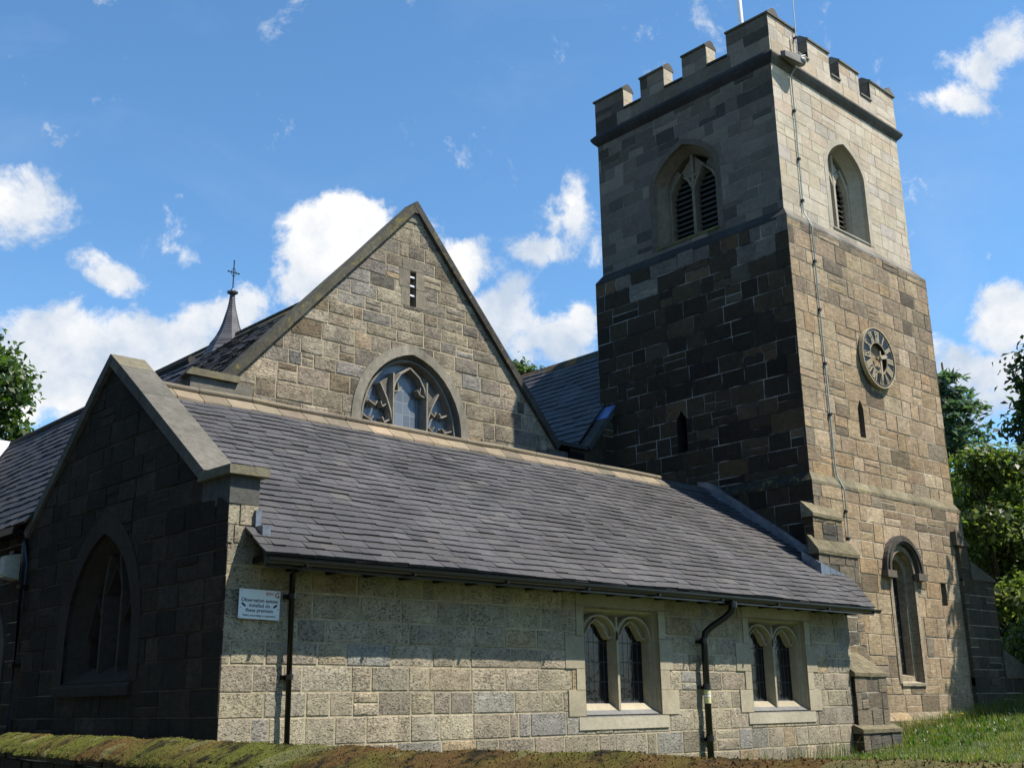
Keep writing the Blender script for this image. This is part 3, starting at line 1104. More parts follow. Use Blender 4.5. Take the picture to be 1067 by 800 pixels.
def tower_walls():
    T = dict(ch=(.34, .48), bl=(.42, .95), rf=.007, relief=.010, gap=.010, split=.16)
    U = dict(ch=(.28, .38), bl=(.4, .85), rf=.0015, relief=.006, bev=.004, gap=.004, split=.10)
    # south
    mb = MB()
    masonry(mb, Fr('S', LS), [rect(LW, LE, .2, ZL)], [norman, slit2], c_ts, seed=21, ext=.012, **T)
    masonry(mb, Fr('S', MS_), [rect(MW, ME, ZL, ZM)], [slitS], c_ts, seed=22, ext=.012, **T)
    mb.build('lower_wall', [MAT['tower'], MAT['mortar_t']], tower)
    mb = MB()
    masonry(mb, Fr('S', US), [rect(UW, UE, ZM + .1, 16.8)], [louS], c_tu, seed=23, ext=.004, **U)
    mb.build('belfry_wall', [MAT['ashlar'], MAT['mortar_u']], tower)
    # west
    mb = MB()
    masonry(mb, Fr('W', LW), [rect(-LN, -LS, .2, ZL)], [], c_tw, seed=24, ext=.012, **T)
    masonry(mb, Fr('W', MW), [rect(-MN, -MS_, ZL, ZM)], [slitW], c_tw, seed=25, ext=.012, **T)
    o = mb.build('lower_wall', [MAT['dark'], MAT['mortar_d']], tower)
    o['label'] = 'lower tower wall with soot and painted shade in its stone, pale mortar joints'
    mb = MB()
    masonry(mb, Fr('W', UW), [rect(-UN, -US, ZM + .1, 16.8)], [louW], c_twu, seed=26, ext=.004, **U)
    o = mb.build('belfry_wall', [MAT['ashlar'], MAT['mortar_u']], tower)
    o['label'] = 'grey belfry wall with its shade painted into the stone'
    # east and north, not seen from the street
    for side, pl, pm, pu, hole, a in (('E', LE, ME, UE, louE, (LS, LN, MS_, MN, US, UN)), ('N', LN, MN, UN, louN, (-LE, -LW, -ME, -MW, -UE, -UW))):
        mb = MB()
        masonry(mb, Fr(side, pl), [rect(a[0], a[1], .2, ZL)], [], c_ts, seed=31, ext=.012, **T)
        masonry(mb, Fr(side, pm), [rect(a[2], a[3], ZL, ZM)], [], c_ts, seed=32, ext=.012, **T)
        mb.build('lower_wall', [MAT['tower'], MAT['mortar_t']], tower)
        mb = MB()
        masonry(mb, Fr(side, pu), [rect(a[4], a[5], ZM + .1, 16.8)], [hole], c_tu, seed=33, ext=.004, **U)
        mb.build('belfry_wall', [MAT['ashlar'], MAT['mortar_u']], tower)

    # weathered set-offs: sloping bands between the stages
    def setoff(name, o0, z0, o1, z1, cS, cW, mats, lip=.03):
        (w0, s0, e0, n0), (w1, s1, e1, n1) = o0, o1
        mb = MB()
        w, s, e, n = w0 - lip, s0 - lip, e0 + lip, n0 + lip
        rg = random.Random(9)
        def band(P0, P1, Q0, Q1, col, seg):
            for k in range(seg):
                c = mulc(col, rg.uniform(.8, 1.2))
                f0, f1 = k / seg, (k + .985) / seg
                L = lambda a, b, f: Vector(a).lerp(Vector(b), f)
                mb.poly([L(P0, P1, f0), L(P0, P1, f1), L(Q0, Q1, f1), L(Q0, Q1, f0)], c)
                dn = Vector((0, 0, -.07))
                mb.poly([L(P0, P1, f0) + dn, L(P0, P1, f1) + dn, L(P0, P1, f1), L(P0, P1, f0)], c)
        band((w, s, z0), (e, s, z0), (w1, s1, z1), (e1, s1, z1), cS, 11)
        band((w, n, z0), (w, s, z0), (w1, n1, z1), (w1, s1, z1), cW, 11)
        band((e, s, z0), (e, n, z0), (e1, s1, z1), (e1, n1, z1), cS, 11)
        band((e, n, z0), (w, n, z0), (e1, n1, z1), (w1, n1, z1), cS, 11)
        zz = z0 - .07
        mb.poly([(w, s, zz), (w, n, zz), (e, n, zz), (e, s, zz)], cS)
        mb.build(name, mats, tower)
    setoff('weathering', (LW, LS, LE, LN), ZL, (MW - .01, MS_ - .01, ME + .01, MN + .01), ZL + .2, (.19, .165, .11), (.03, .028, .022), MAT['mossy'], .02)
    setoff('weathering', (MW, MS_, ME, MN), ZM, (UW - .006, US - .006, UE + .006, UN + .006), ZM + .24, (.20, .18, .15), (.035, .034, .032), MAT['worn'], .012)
    # plinth at the foot
    mb = MB()
    pw, ps, pe, pn = LW - .14, LS - .14, LE + .14, LN + .14
    rg = random.Random(5)
    masonry(mb, Fr('S', ps), [rect(pw, pe, .1, 1.28)], [], c_ts, (.34, .46), (.5, 1.0), seed=41, relief=.014, ext=.008)
    masonry(mb, Fr('W', pw), [rect(-pn, -ps, .1, 1.28)], [], c_tw, (.34, .46), (.5, 1.0), seed=42, relief=.014, ext=.008)
    masonry(mb, Fr('E', pe), [rect(ps, pn, .1, 1.28)], [], c_ts, (.34, .46), (.5, 1.0), seed=43, relief=.014, ext=.008)
    masonry(mb, Fr('N', pn), [rect(-pe, -pw, .1, 1.28)], [], c_ts, (.34, .46), (.5, 1.0), seed=44, relief=.014, ext=.008)
    k = 9
    for i in range(k):
        x0, x1 = pw + (pe - pw) * i / k, pw + (pe - pw) * (i + .985) / k
        mb.poly([(x0, ps - .02, 1.28), (x1, ps - .02, 1.28), (x1, LS - .02, 1.44), (x0, LS - .02, 1.44)], pick(PAL_TS, rg))
        mb.poly([(x0, ps - .02, 1.26), (x1, ps - .02, 1.26), (x1, ps - .02, 1.28), (x0, ps - .02, 1.28)], pick(PAL_TS, rg))
        y0, y1 = ps + (pn - ps) * i / k, ps + (pn - ps) * (i + .985) / k
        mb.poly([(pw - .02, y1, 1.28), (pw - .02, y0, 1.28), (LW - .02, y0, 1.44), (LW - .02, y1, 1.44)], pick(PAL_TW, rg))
        mb.poly([(pe + .02, y0, 1.28), (pe + .02, y1, 1.28), (LE + .02, y1, 1.44), (LE + .02, y0, 1.44)], pick(PAL_TS, rg))
        mb.poly([(x1, pn + .02, 1.28), (x0, pn + .02, 1.28), (x0, LN + .02, 1.44), (x1, LN + .02, 1.44)], pick(PAL_TS, rg))
    mb.build('plinth', [MAT['tower'], MAT['mortar_t']], tower)


tower_walls()


def tower_top():
    # string course
    mb = MB()
    rg = random.Random(6)
    z0, z1, z2 = 16.72, 16.86, 16.99
    o = .15
    W, S, E_, N = UW, US, UE, UN
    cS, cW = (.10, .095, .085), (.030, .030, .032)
    for sd, P, Q in (('S', (W - o, S - o), (E_ + o, S - o)), ('E', (E_ + o, S - o), (E_ + o, N + o)), ('N', (E_ + o, N + o), (W - o, N + o)), ('W', (W - o, N + o), (W - o, S - o))):
        seg = 7
        nn = {'S': (0, 1), 'E': (-1, 0), 'N': (0, -1), 'W': (1, 0)}[sd]
        for k in range(seg):
            f0, f1 = k / seg, (k + 1) / seg
            A = (P[0] + (Q[0] - P[0]) * f0, P[1] + (Q[1] - P[1]) * f0)
            B = (P[0] + (Q[0] - P[0]) * f1, P[1] + (Q[1] - P[1]) * f1)
            def ins(p, d):   # move towards the wall; corners mitre
                x, y = p
                x = min(max(x, W - o + d), E_ + o - d)
                y = min(max(y, S - o + d), N + o - d)
                return x, y
            c = mulc(cW if sd == 'W' else cS, rg.uniform(.85, 1.2))
            prof = [(o - .01, z0 - .10), (.05, z0), (0, z1 - .05), (0, z1), (o - .035, z2)]
            for (d0, h0), (d1, h1) in zip(prof[:-1], prof[1:]):
                a0, b0, b1, a1 = ins(A, d0), ins(B, d0), ins(B, d1), ins(A, d1)
                mb.poly([(*a0, h0), (*b0, h0), (*b1, h1), (*a1, h1)], c)
    mb.build('string_course', MAT['worn'], tower)

    # parapet wall and merlons
    pz0, pz1, mz, cz = 16.95, 17.36, 17.98, 18.20
    th = .38
    mb = MB()
    pw, ps, pe, pn = UW - .03, US - .03, UE + .03, UN + .03
    merl = []
    masonry(mb, Fr('S', ps), [rect(pw, pe, pz0 - .02, pz1)], [], c_tu, (.36, .5), (.5, 1.0), seed=51, relief=.006, bev=.004, gap=.004)
    masonry(mb, Fr('W', pw), [rect(-pn, -ps, pz0 - .02, pz1)], [], c_twu, (.36, .5), (.5, 1.0), seed=52, relief=.006, bev=.004, gap=.004)
    masonry(mb, Fr('E', pe), [rect(ps, pn, pz0 - .02, pz1)], [], c_tu, (.36, .5), (.5, 1.0), seed=53, relief=.006, bev=.004, gap=.004)
    masonry(mb, Fr('N', pn), [rect(-pe, -pw, pz0 - .02, pz1)], [], c_tu, (.36, .5), (.5, 1.0), seed=54, relief=.006, bev=.004, gap=.004)
    # inner faces and the lead roof inside
    x0, x1, y0, y1 = pw + th, pe - th, ps + th, pn - th
    zf = 16.8
    cI = (.2, .19, .17)
    mb.poly([(x0, y0, zf), (x0, y1, zf), (x0, y1, pz1), (x0, y0, pz1)], cI)
    mb.poly([(x1, y1, zf), (x1, y0, zf), (x1, y0, pz1), (x1, y1, pz1)], cI)
    mb.poly([(x1, y0, zf), (x0, y0, zf), (x0, y0, pz1), (x1, y0, pz1)], cI)
    mb.poly([(x0, y1, zf), (x1, y1, zf), (x1, y1, pz1), (x0, y1, pz1)], cI)
    mb.poly([(x0, y0, zf), (x1, y0, zf), (x1, y1, zf), (x0, y1, zf)], (.2, .21, .22))
    par = mb.build('parapet', [MAT['ashlar'], MAT['mortar_u']], tower)

    def coping(mb, axis, q0, q1, p_out, p_in, zb, zt, c, nose=.05):
        """saddle coping along a merlon or crenel: axis 'x' or 'y', q0..q1 along it"""
        s = 1 if p_in > p_out else -1
        w = abs(p_in - p_out)
        prof = [(p_out - s * nose, zb), (p_out - s * nose, zb + .05), (p_out + s * .02, zb + .09), (p_out + s * w * .30, zt - .055), (p_out + s * w * .44, zt - .012), (p_out + s * w * .58, zt), (p_out + s * w * .72, zt - .008), (p_out + s * w * .86, zt - .04), (p_in - s * .01, zb + .12), (p_in + s * nose, zb + .05), (p_in + s * nose, zb)]
        A = [((q0, p, z) if axis == 'x' else (p, q0, z)) for p, z in prof]
        B = [((q1, p, z) if axis == 'x' else (p, q1, z)) for p, z in prof]
        if (axis == 'x') == (s > 0):
            A, B = B, A
        mb.prism(A, B, c)

    W_spans = [(17.94, pn), (16.51, 17.32), (15.10, 15.89), (ps, 14.46)]
    S_spans = [(pw, 22.40), (22.93, 23.93), (24.42, 25.40), (25.98, pe)]
    E_spans = [(ps, 14.46), (15.10, 15.89), (16.51, 17.32), (17.94, pn)]
    N_spans = [(pw, 22.40), (22.93, 23.93), (24.42, 25.40), (25.98, pe)]
    rg = random.Random(8)
    cop_d = (.105, .095, .078)

    def merlon(side, q0, q1, colf, seed, capc):
        mb = MB()
        e = .002
        if side in 'SN':
            po = ps if side == 'S' else pn
            pi = po + th * (1 if side == 'S' else -1)
            lo, hi = min(po, pi), max(po, pi)
            masonry(mb, Fr('S', lo), [rect(q0, q1, pz1 - .01, mz)], [], colf if side == 'S' else c_tu, (.28, .36), (.45, .8), seed=seed, relief=.006, bev=.004, gap=.004)
            masonry(mb, Fr('N', hi), [rect(-q1, -q0, pz1 - .01, mz)], [], c_tu, (.28, .36), (.45, .8), seed=seed + 1, relief=.006, bev=.004, gap=.004)
            for s2, q, a0, a1 in (('W', q0, -hi, -lo), ('E', q1, lo, hi)):
                masonry(mb, Fr(s2, q), [rect(a0, a1, pz1 - .01, mz)], [], c_tu if s2 == 'E' else c_twu, (.28, .36), (.45, .8), seed=seed + 2, relief=.005, bev=.004, gap=.004)
        else:
            po = pw if side == 'W' else pe
            pi = po + th * (1 if side == 'W' else -1)
            lo, hi = min(po, pi), max(po, pi)
            masonry(mb, Fr('W', lo), [rect(-q1, -q0, pz1 - .01, mz)], [], colf if side == 'W' else c_tu, (.28, .36), (.45, .8), seed=seed, relief=.006, bev=.004, gap=.004)
            masonry(mb, Fr('E', hi), [rect(q0, q1, pz1 - .01, mz)], [], c_tu, (.28, .36), (.45, .8), seed=seed + 1, relief=.006, bev=.004, gap=.004)
            for s2, q, a0, a1 in (('S', q0, lo, hi), ('N', q1, -hi, -lo)):
                masonry(mb, Fr(s2, q), [rect(a0, a1, pz1 - .01, mz)], [], c_tu, (.28, .36), (.45, .8), seed=seed + 2, relief=.005, bev=.004, gap=.004)
        coping(mb, 'x' if side in 'SN' else 'y', q0 - (.05 if (q0 in (pw, ps)) else .015), q1 + (.05 if q1 in (pe, pn) else .015), po, pi, mz, cz, capc)
        mb.wobble(.010).build('merlon', [MAT['ashlar'], MAT['mortar_u']], par)
    sd = 60
    for side, spans in (('W', W_spans), ('S', S_spans), ('E', E_spans), ('N', N_spans)):
        for q0, q1 in spans:
            # trim so that corner merlons of neighbouring sides butt instead of crossing
            if side in 'SN':
                q0 = max(q0, pw + (th + .003 if q0 == pw else 0))
                q1 = min(q1, pe - (th + .003 if q1 == pe else 0))
                if q0 == pw + th + .003 and side == 'S': pass
            sd += 3
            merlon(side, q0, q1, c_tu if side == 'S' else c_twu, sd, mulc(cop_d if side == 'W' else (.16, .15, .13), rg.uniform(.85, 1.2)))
    # corner faces of the merlons on the return sides
    # crenel sills
    for side, spans in (('W', sorted(W_spans)), ('E', E_spans)):
        po = pw if side == 'W' else pe
        pi = po + th * (1 if side == 'W' else -1)
        for a, b in zip(spans[:-1], spans[1:]):
            mb = MB()
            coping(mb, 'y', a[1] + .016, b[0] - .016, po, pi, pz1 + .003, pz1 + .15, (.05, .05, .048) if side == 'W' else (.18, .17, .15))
            mb.wobble(.014).build('crenel_sill', MAT['worn'], par)
    for side, spans in (('S', S_spans), ('N', N_spans)):
        po = ps if side == 'S' else pn
        pi = po + th * (1 if side == 'S' else -1)
        for a, b in zip(spans[:-1], spans[1:]):
            mb = MB()
            coping(mb, 'x', a[1] + .016, b[0] - .016, po, pi, pz1 + .003, pz1 + .15, (.18, .17, .15))
            mb.wobble(.014).build('crenel_sill', MAT['worn'], par)


tower_top()


def louvre_window(side, plane, prof, cx, w, b0, bs, rise, stone, warm):
    fr = Fr(side, plane)
    mb = MB()
    outer = arch(cx, w + .17, b0, bs, rise + .15, 9, 'tudor')
    inner = arch(cx, w - .17, b0 + .20, bs - .05, rise - .10, 9, 'tudor')
    deep = arch(cx, w - .20, b0 + .22, bs - .05, rise - .12, 9, 'tudor')
    # narrow hood strip, splayed jambs, then the reveal of the frame
    ring(mb, fr, outer, prof, .012, stone, 0, .06, True)
    loft(mb, fr, prof, .012, prof, -.10, warm, 0, .08)
    loft(mb, fr, prof, -.10, inner, -.36, warm, 0, .10, every=4)
    loft(mb, fr, inner, -.36, deep, -.62, mulc(warm, .9), 0, .06)
    win = mb.build('belfry_window', MAT['worn'] if side == 'W' else MAT['ashlar'], tower)
    # tracery
    mb = MB()
    iw = w - .20
    lw = iw / 2
    bar(mb, fr, [(cx, b0 + .18), (cx, bs + rise - .16)], .045, .085, -.36, -.56, warm)
    for s in (-1, 1):
        c = cx + s * lw
        bar(mb, fr, [(c - lw * .98, bs - .28), (c - lw * .6, bs + .02), (c, bs + .24), (c + lw * .6, bs + .02), (c + lw * .98, bs - .28)], .035, .075, -.37, -.56, warm)
        bar(mb, fr, [(cx + s * .02, bs + .05), (c + s * -.02, bs + .22)], .03, .05, -.37, -.56, warm)
        # pierced spandrel stones
        x1 = c - s * lw * .55
        mb.prism([fr.p(cx + s * .05, bs + .10, -.42), fr.p(x1 + s * lw * .55, bs + .30, -.42), fr.p(cx + s * .05, bs + rise - .22, -.42)], [fr.p(cx + s * .05, bs + .10, -.56), fr.p(x1 + s * lw * .55, bs + .30, -.56), fr.p(cx + s * .05, bs + rise - .22, -.56)], mulc(warm, .9))
        mb.prism([fr.p(c + s * lw * .05, bs + .28, -.42), fr.p(c + s * lw * .95, bs - .18, -.42), fr.p(c + s * lw * 1.0, bs + .1, -.42), fr.p(c + s * lw * .45, bs + .46, -.42)], [fr.p(c + s * lw * .05, bs + .28, -.56), fr.p(c + s * lw * .95, bs - .18, -.56), fr.p(c + s * lw * 1.0, bs + .1, -.56), fr.p(c + s * lw * .45, bs + .46, -.56)], mulc(warm, .9))
    for s in (-1, 1):
        bar(mb, fr, [(cx + s * (iw + .0), b0 + .2), (cx + s * (iw + .0), bs - .02)], .05, .06, -.38, -.58, warm)
    mb.build('tracery', MAT['worn'] if side == 'W' else MAT['ashlar'], win)
    # sloping boards
    mb = MB()
    z = b0 + .30
    while z < bs + .22:
        for s in (-1, 1):
            c = cx + s * lw
            hw = lw - .03
            if z > bs - .25: hw *= max(.15, 1 - (z - bs + .25) / .62)
            A = [fr.p(c - hw, z - .05, -.49), fr.p(c + hw, z - .05, -.49), fr.p(c + hw, z + .06, -.60), fr.p(c - hw, z + .06, -.60)]
            B = [q + Vector((0, 0, .025)) for q in A]
            mb.prism([A[3], A[2], A[1], A[0]], [B[3], B[2], B[1], B[0]], mulc((.045, .04, .035), rnd.uniform(.8, 1.2)))
        z += .145
    mb.build('louvre', plain_mat('louvre_board_' + side, (.1, .09, .08), .8, 0, .3, 14, .2, attr=True), win)
    mb = MB()
    mb.poly([fr.p(*q, -.615) for q in deep], (.004, .004, .004))  # black sheet standing in for the unlit belfry interior
    mb.build('dark_backing', MAT['void'], win)
    mb = MB()
    A = [fr.p(cx - w - .02, b0 - .015, -.02), fr.p(cx + w + .02, b0 - .015, -.02), fr.p(cx + w + .02, b0 - .015, .03), fr.p(cx - w - .02, b0 - .015, .03)]
    B = [fr.p(cx - w - .02, b0 + .10, -.05), fr.p(cx + w + .02, b0 + .10, -.05), fr.p(cx + w + .02, b0 + .012, .03), fr.p(cx - w - .02, b0 + .012, .03)]
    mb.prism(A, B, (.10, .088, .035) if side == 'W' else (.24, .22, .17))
    mb.build('sill', MAT['mossy'] if side == 'W' else MAT['worn'], win)


louvre_window('S', US, louS, 24.27, .87, 12.92, 14.70, .80, (.40, .355, .275), (.36, .315, .24))
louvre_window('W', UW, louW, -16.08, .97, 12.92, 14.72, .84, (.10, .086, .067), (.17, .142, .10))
louvre_window('E', UE, louE, 16.08, .97, 12.92, 14.72, .84, (.40, .355, .275), (.36, .315, .24))
louvre_window('N', UN, louN, -24.27, .87, 12.92, 14.70, .80, (.40, .355, .275), (.36, .315, .24))


def slit(parent, fr, hole, depth, col, surround=0.0, mat='tower', bars=False):
    mb = MB()
    loft(mb, fr, hole, 0.02, hole, -depth, col)
    if surround:
        cx = sum(p[0] for p in hole) / len(hole)
        a0, a1 = min(p[0] for p in hole), max(p[0] for p in hole)
        b0, b1 = min(p[1] for p in hole), max(p[1] for p in hole)
        for (x0, x1, y0, y1) in ((a0 - surround, a0, b0 - .02, (b0 + b1) / 2), (a0 - surround * 1.25, a0, (b0 + b1) / 2 + .012, b1 + .02), (a1, a1 + surround * 1.25, b0 - .02, (b0 + b1) / 2), (a1, a1 + surround, (b0 + b1) / 2 + .012, b1 + .02), (a0 - surround * .9, a1 + surround * .9, b1 + .03, b1 + .26)):
            A = [fr.p(x0, y0, 0), fr.p(x1, y0, 0), fr.p(x1, y1, 0), fr.p(x0, y1, 0)]
            B = [q + fr.n * .017 for q in A]
            mb.prism([A[0], A[3], A[2], A[1]], [B[0], B[3], B[2], B[1]], mulc(col, rnd.uniform(.85, 1.15)))
    o = mb.build('slit_window', MAT[mat], parent)
    mb = MB()
    mb.poly([fr.p(*q, -depth + .01) for q in hole], (.004, .004, .004))
    mb.build('dark_opening', MAT['void'], o)
    if bars:
        a0, a1 = min(p[0] for p in hole), max(p[0] for p in hole)
        b0, b1 = min(p[1] for p in hole), max(p[1] for p in hole)
        for k in (.30, .58, .84):
            mb = MB()
            b = b0 + (b1 - b0) * k
            A = [fr.p(a0, b, -.05), fr.p(a1, b, -.05), fr.p(a1, b + .035, -.05), fr.p(a0, b + .035, -.05)]
            B = [q + fr.n * .03 for q in A]
            mb.prism([A[0], A[3], A[2], A[1]], [B[0], B[3], B[2], B[1]], (.6, .6, .6))
            mb.build('glazing_bar', MAT['white'], o)


slit(tower, Fr('S', MS_), slitS, .5, (.16, .12, .085))
slit(tower, Fr('W', MW), slitW, .5, (.02, .02, .02), mat='dark')
slit(tower, Fr('S', LS), slit2, .45, (.2, .16, .11))


def norman_window():
    fr = Fr('S', LS)
    cx = S_HOOD[0]
    mb = MB()
    st = (.29, .235, .16)
    rev = arch(cx, .46, 2.08, 4.5, .46, 9, 'round')
    ring(mb, fr, arch(cx, .62, 2.05, 4.5, .62, 9, 'round'), norman, .03, (.33, .27, .19), 0, .12, False, 4)
    loft(mb, fr, norman, .03, norman, -.12, st, 0, .1, every=4)
    loft(mb, fr, norman, -.12, norman, -.13, st)
    o2 = arch(cx, .37, 2.22, 4.46, .37, 9, 'round')
    o3 = arch(cx, .35, 2.26, 4.46, .35, 9, 'round')
    loft(mb, fr, norman, -.13, o2, -.15, st, 0, .1)
    loft(mb, fr, o2, -.15, o3, -.34, mulc(st, .9), 0, .1)
    win = mb.build('round_arched_window', MAT['tower'], tower)
    # hood mould with label stops
    mb = MB()
    hc = (.075, .065, .055)
    for k, (r0, r1, d) in enumerate(((.64, .84, .13), (.70, .78, .17))):
        A = arcline(cx, 4.52, r0, 0, 180, 18)
        B = arcline(cx, 4.52, r1, 0, 180, 18)
        for i in range(18):
            c = mulc(hc, rnd.uniform(.8, 1.25))
            mb.poly([fr.p(*B[i], d), fr.p(*B[i + 1], d), fr.p(*A[i + 1], d), fr.p(*A[i], d)], c)
            mb.poly([fr.p(*B[i], 0), fr.p(*B[i + 1], 0), fr.p(*B[i + 1], d), fr.p(*B[i], d)], c)
            mb.poly([fr.p(*A[i + 1], 0), fr.p(*A[i], 0), fr.p(*A[i], d), fr.p(*A[i + 1], d)], c)
    for s in (-1, 1):
        x0, x1 = (cx + s * .50, cx + s * .90)
        x0, x1 = min(x0, x1), max(x0, x1)
        mb.box(x0, x1, LS - .17, LS, 4.36, 4.52, (.13, .11, .085))
    # inner order: dark roll
    A, B = arcline(cx, 4.5, .5, 0, 180, 18), arcline(cx, 4.5, .56, 0, 180, 18)
    for i in range(18):
        mb.poly([fr.p(*B[i], .045), fr.p(*B[i + 1], .045), fr.p(*A[i + 1], .045), fr.p(*A[i], .045)], (.2, .165, .12))
    mb.build('hood_mould', MAT['worn'], win)
    mb = MB()
    mb.poly([fr.p(*q, -.325) for q in o3], (.01, .01, .01))
    mb.build('glass', MAT['glass_s'], win)
    mb = MB()
    mb.prism([fr.p(cx - .55, 2.0, .05), fr.p(cx + .55, 2.0, .05), fr.p(cx + .55, 2.0, -.2), fr.p(cx - .55, 2.0, -.2)], [fr.p(cx - .55, 2.06, .05), fr.p(cx + .55, 2.06, .05), fr.p(cx + .47, 2.12, -.2), fr.p(cx - .47, 2.12, -.2)], (.33, .28, .2))
    mb.build('sill', MAT['tower'], win)


norman_window()


def buttress(stages, name, colS, colW, seed):
    """stages from the top: (x0, x1, y_front, y_back, z0, z1, weathering height)"""
    mb = MB()
    for k, (x0, x1, yf, yb, z0, z1, wh, yw) in enumerate(stages):
        kw = dict(ch=(.28, .42), bl=(.35, .62), relief=.016, gap=.008)
        masonry(mb, Fr('S', yf), [rect(x0, x1, z0, z1)], [], colS, seed=seed + k * 4, ext=.01, **kw)
        masonry(mb, Fr('W', x0), [rect(-yb, -yf, z0, z1)], [], colW, seed=seed + k * 4 + 1, ext=.01, **kw)
        masonry(mb, Fr('E', x1), [rect(yf, yb, z0, z1)], [], colS, seed=seed + k * 4 + 2, ext=.01, **kw)
        lip = .045
        A = [(x0 - lip, yf - lip, z1), (x0 - lip, yw, z1), (x0 - lip, yw, z1 + wh), (x0 - lip, yf - lip, z1 + .07)]
        B = [(x1 + lip, y, z) for _, y, z in A]
        m = (x0 + x1) / 2 + rnd.uniform(-.1, .1)
        Mid = [(m, y, z) for _, y, z in A]
        Mid2 = [(m + .008, y, z) for _, y, z in A]
        c = (.17, .145, .09) if colW is c_tw else (.075, .065, .05)
        mb.prism(Mid, A, mulc(c, rnd.uniform(.85, 1.2)))
        mb.prism(B, Mid2, mulc(c, rnd.uniform(.85, 1.2)))
    o = mb.wobble(.014).build(name, [MAT['tower'], MAT['mortar_t']], tower)
    return o


def c_bs(a, b, rg): return pick([((.20, .165, .115), 3), ((.15, .125, .09), 3), ((.25, .19, .115), 2), ((.10, .09, .075), 2)], rg)
def c_bw(a, b, rg): return pick([((.075, .058, .037), 3), ((.06, .046, .03), 3), ((.095, .072, .044), 2)], rg, .25)  # buttress stone darkened to paint shade onto it


buttress([(20.52, 21.62, 12.78, LS + .02, 4.9, 5.42, .34, LS + .03),
          (20.36, 21.86, 12.62, LS + .02, 2.4, 4.62, .40, 12.82),
          (20.27, 21.42, 12.02, LS + .02, 1.15, 2.16, .55, 12.66),
          (20.15, 21.56, 11.88, LS + .02, .2, 1.10, .17, 12.06)], 'buttress', c_bs, c_tw, 70)
def east_buttress(stages, ya, yb):
    # stages from the top: (x_front, z0, z1, weathering rise, x where the weathering ends)
    mb = MB()
    for k, (xf, z0, z1, wh, xw) in enumerate(stages):
        kw = dict(ch=(.30, .46), bl=(.4, .75), relief=.010, gap=.009)
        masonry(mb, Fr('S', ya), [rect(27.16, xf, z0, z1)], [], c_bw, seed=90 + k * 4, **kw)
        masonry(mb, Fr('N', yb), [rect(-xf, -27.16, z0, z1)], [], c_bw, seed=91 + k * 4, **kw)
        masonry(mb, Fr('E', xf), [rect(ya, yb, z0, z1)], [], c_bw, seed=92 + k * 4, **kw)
        mb.poly([(27.16, LS + .05, z0), (27.16, ya, z0), (27.16, ya, z1), (27.16, LS + .05, z1)], (.1, .085, .06))
        lip = .05
        A = [(xw, ya - lip, z1), (xf + lip, ya - lip, z1), (xf + lip, ya - lip, z1 + .07), (xw, ya - lip, z1 + wh)]
        B = [(x, yb + lip, z) for x, _, z in A]
        mb.prism(A[::-1], B[::-1], mulc((.12, .10, .075), rnd.uniform(.85, 1.2)))
    return mb.build('buttress', [MAT['tower'], MAT['mortar_t']], tower)


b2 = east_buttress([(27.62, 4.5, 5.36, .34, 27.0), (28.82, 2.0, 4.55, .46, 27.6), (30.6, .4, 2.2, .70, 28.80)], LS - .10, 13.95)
b2['label'] = 'stepped buttress with shade painted into its dark stone'


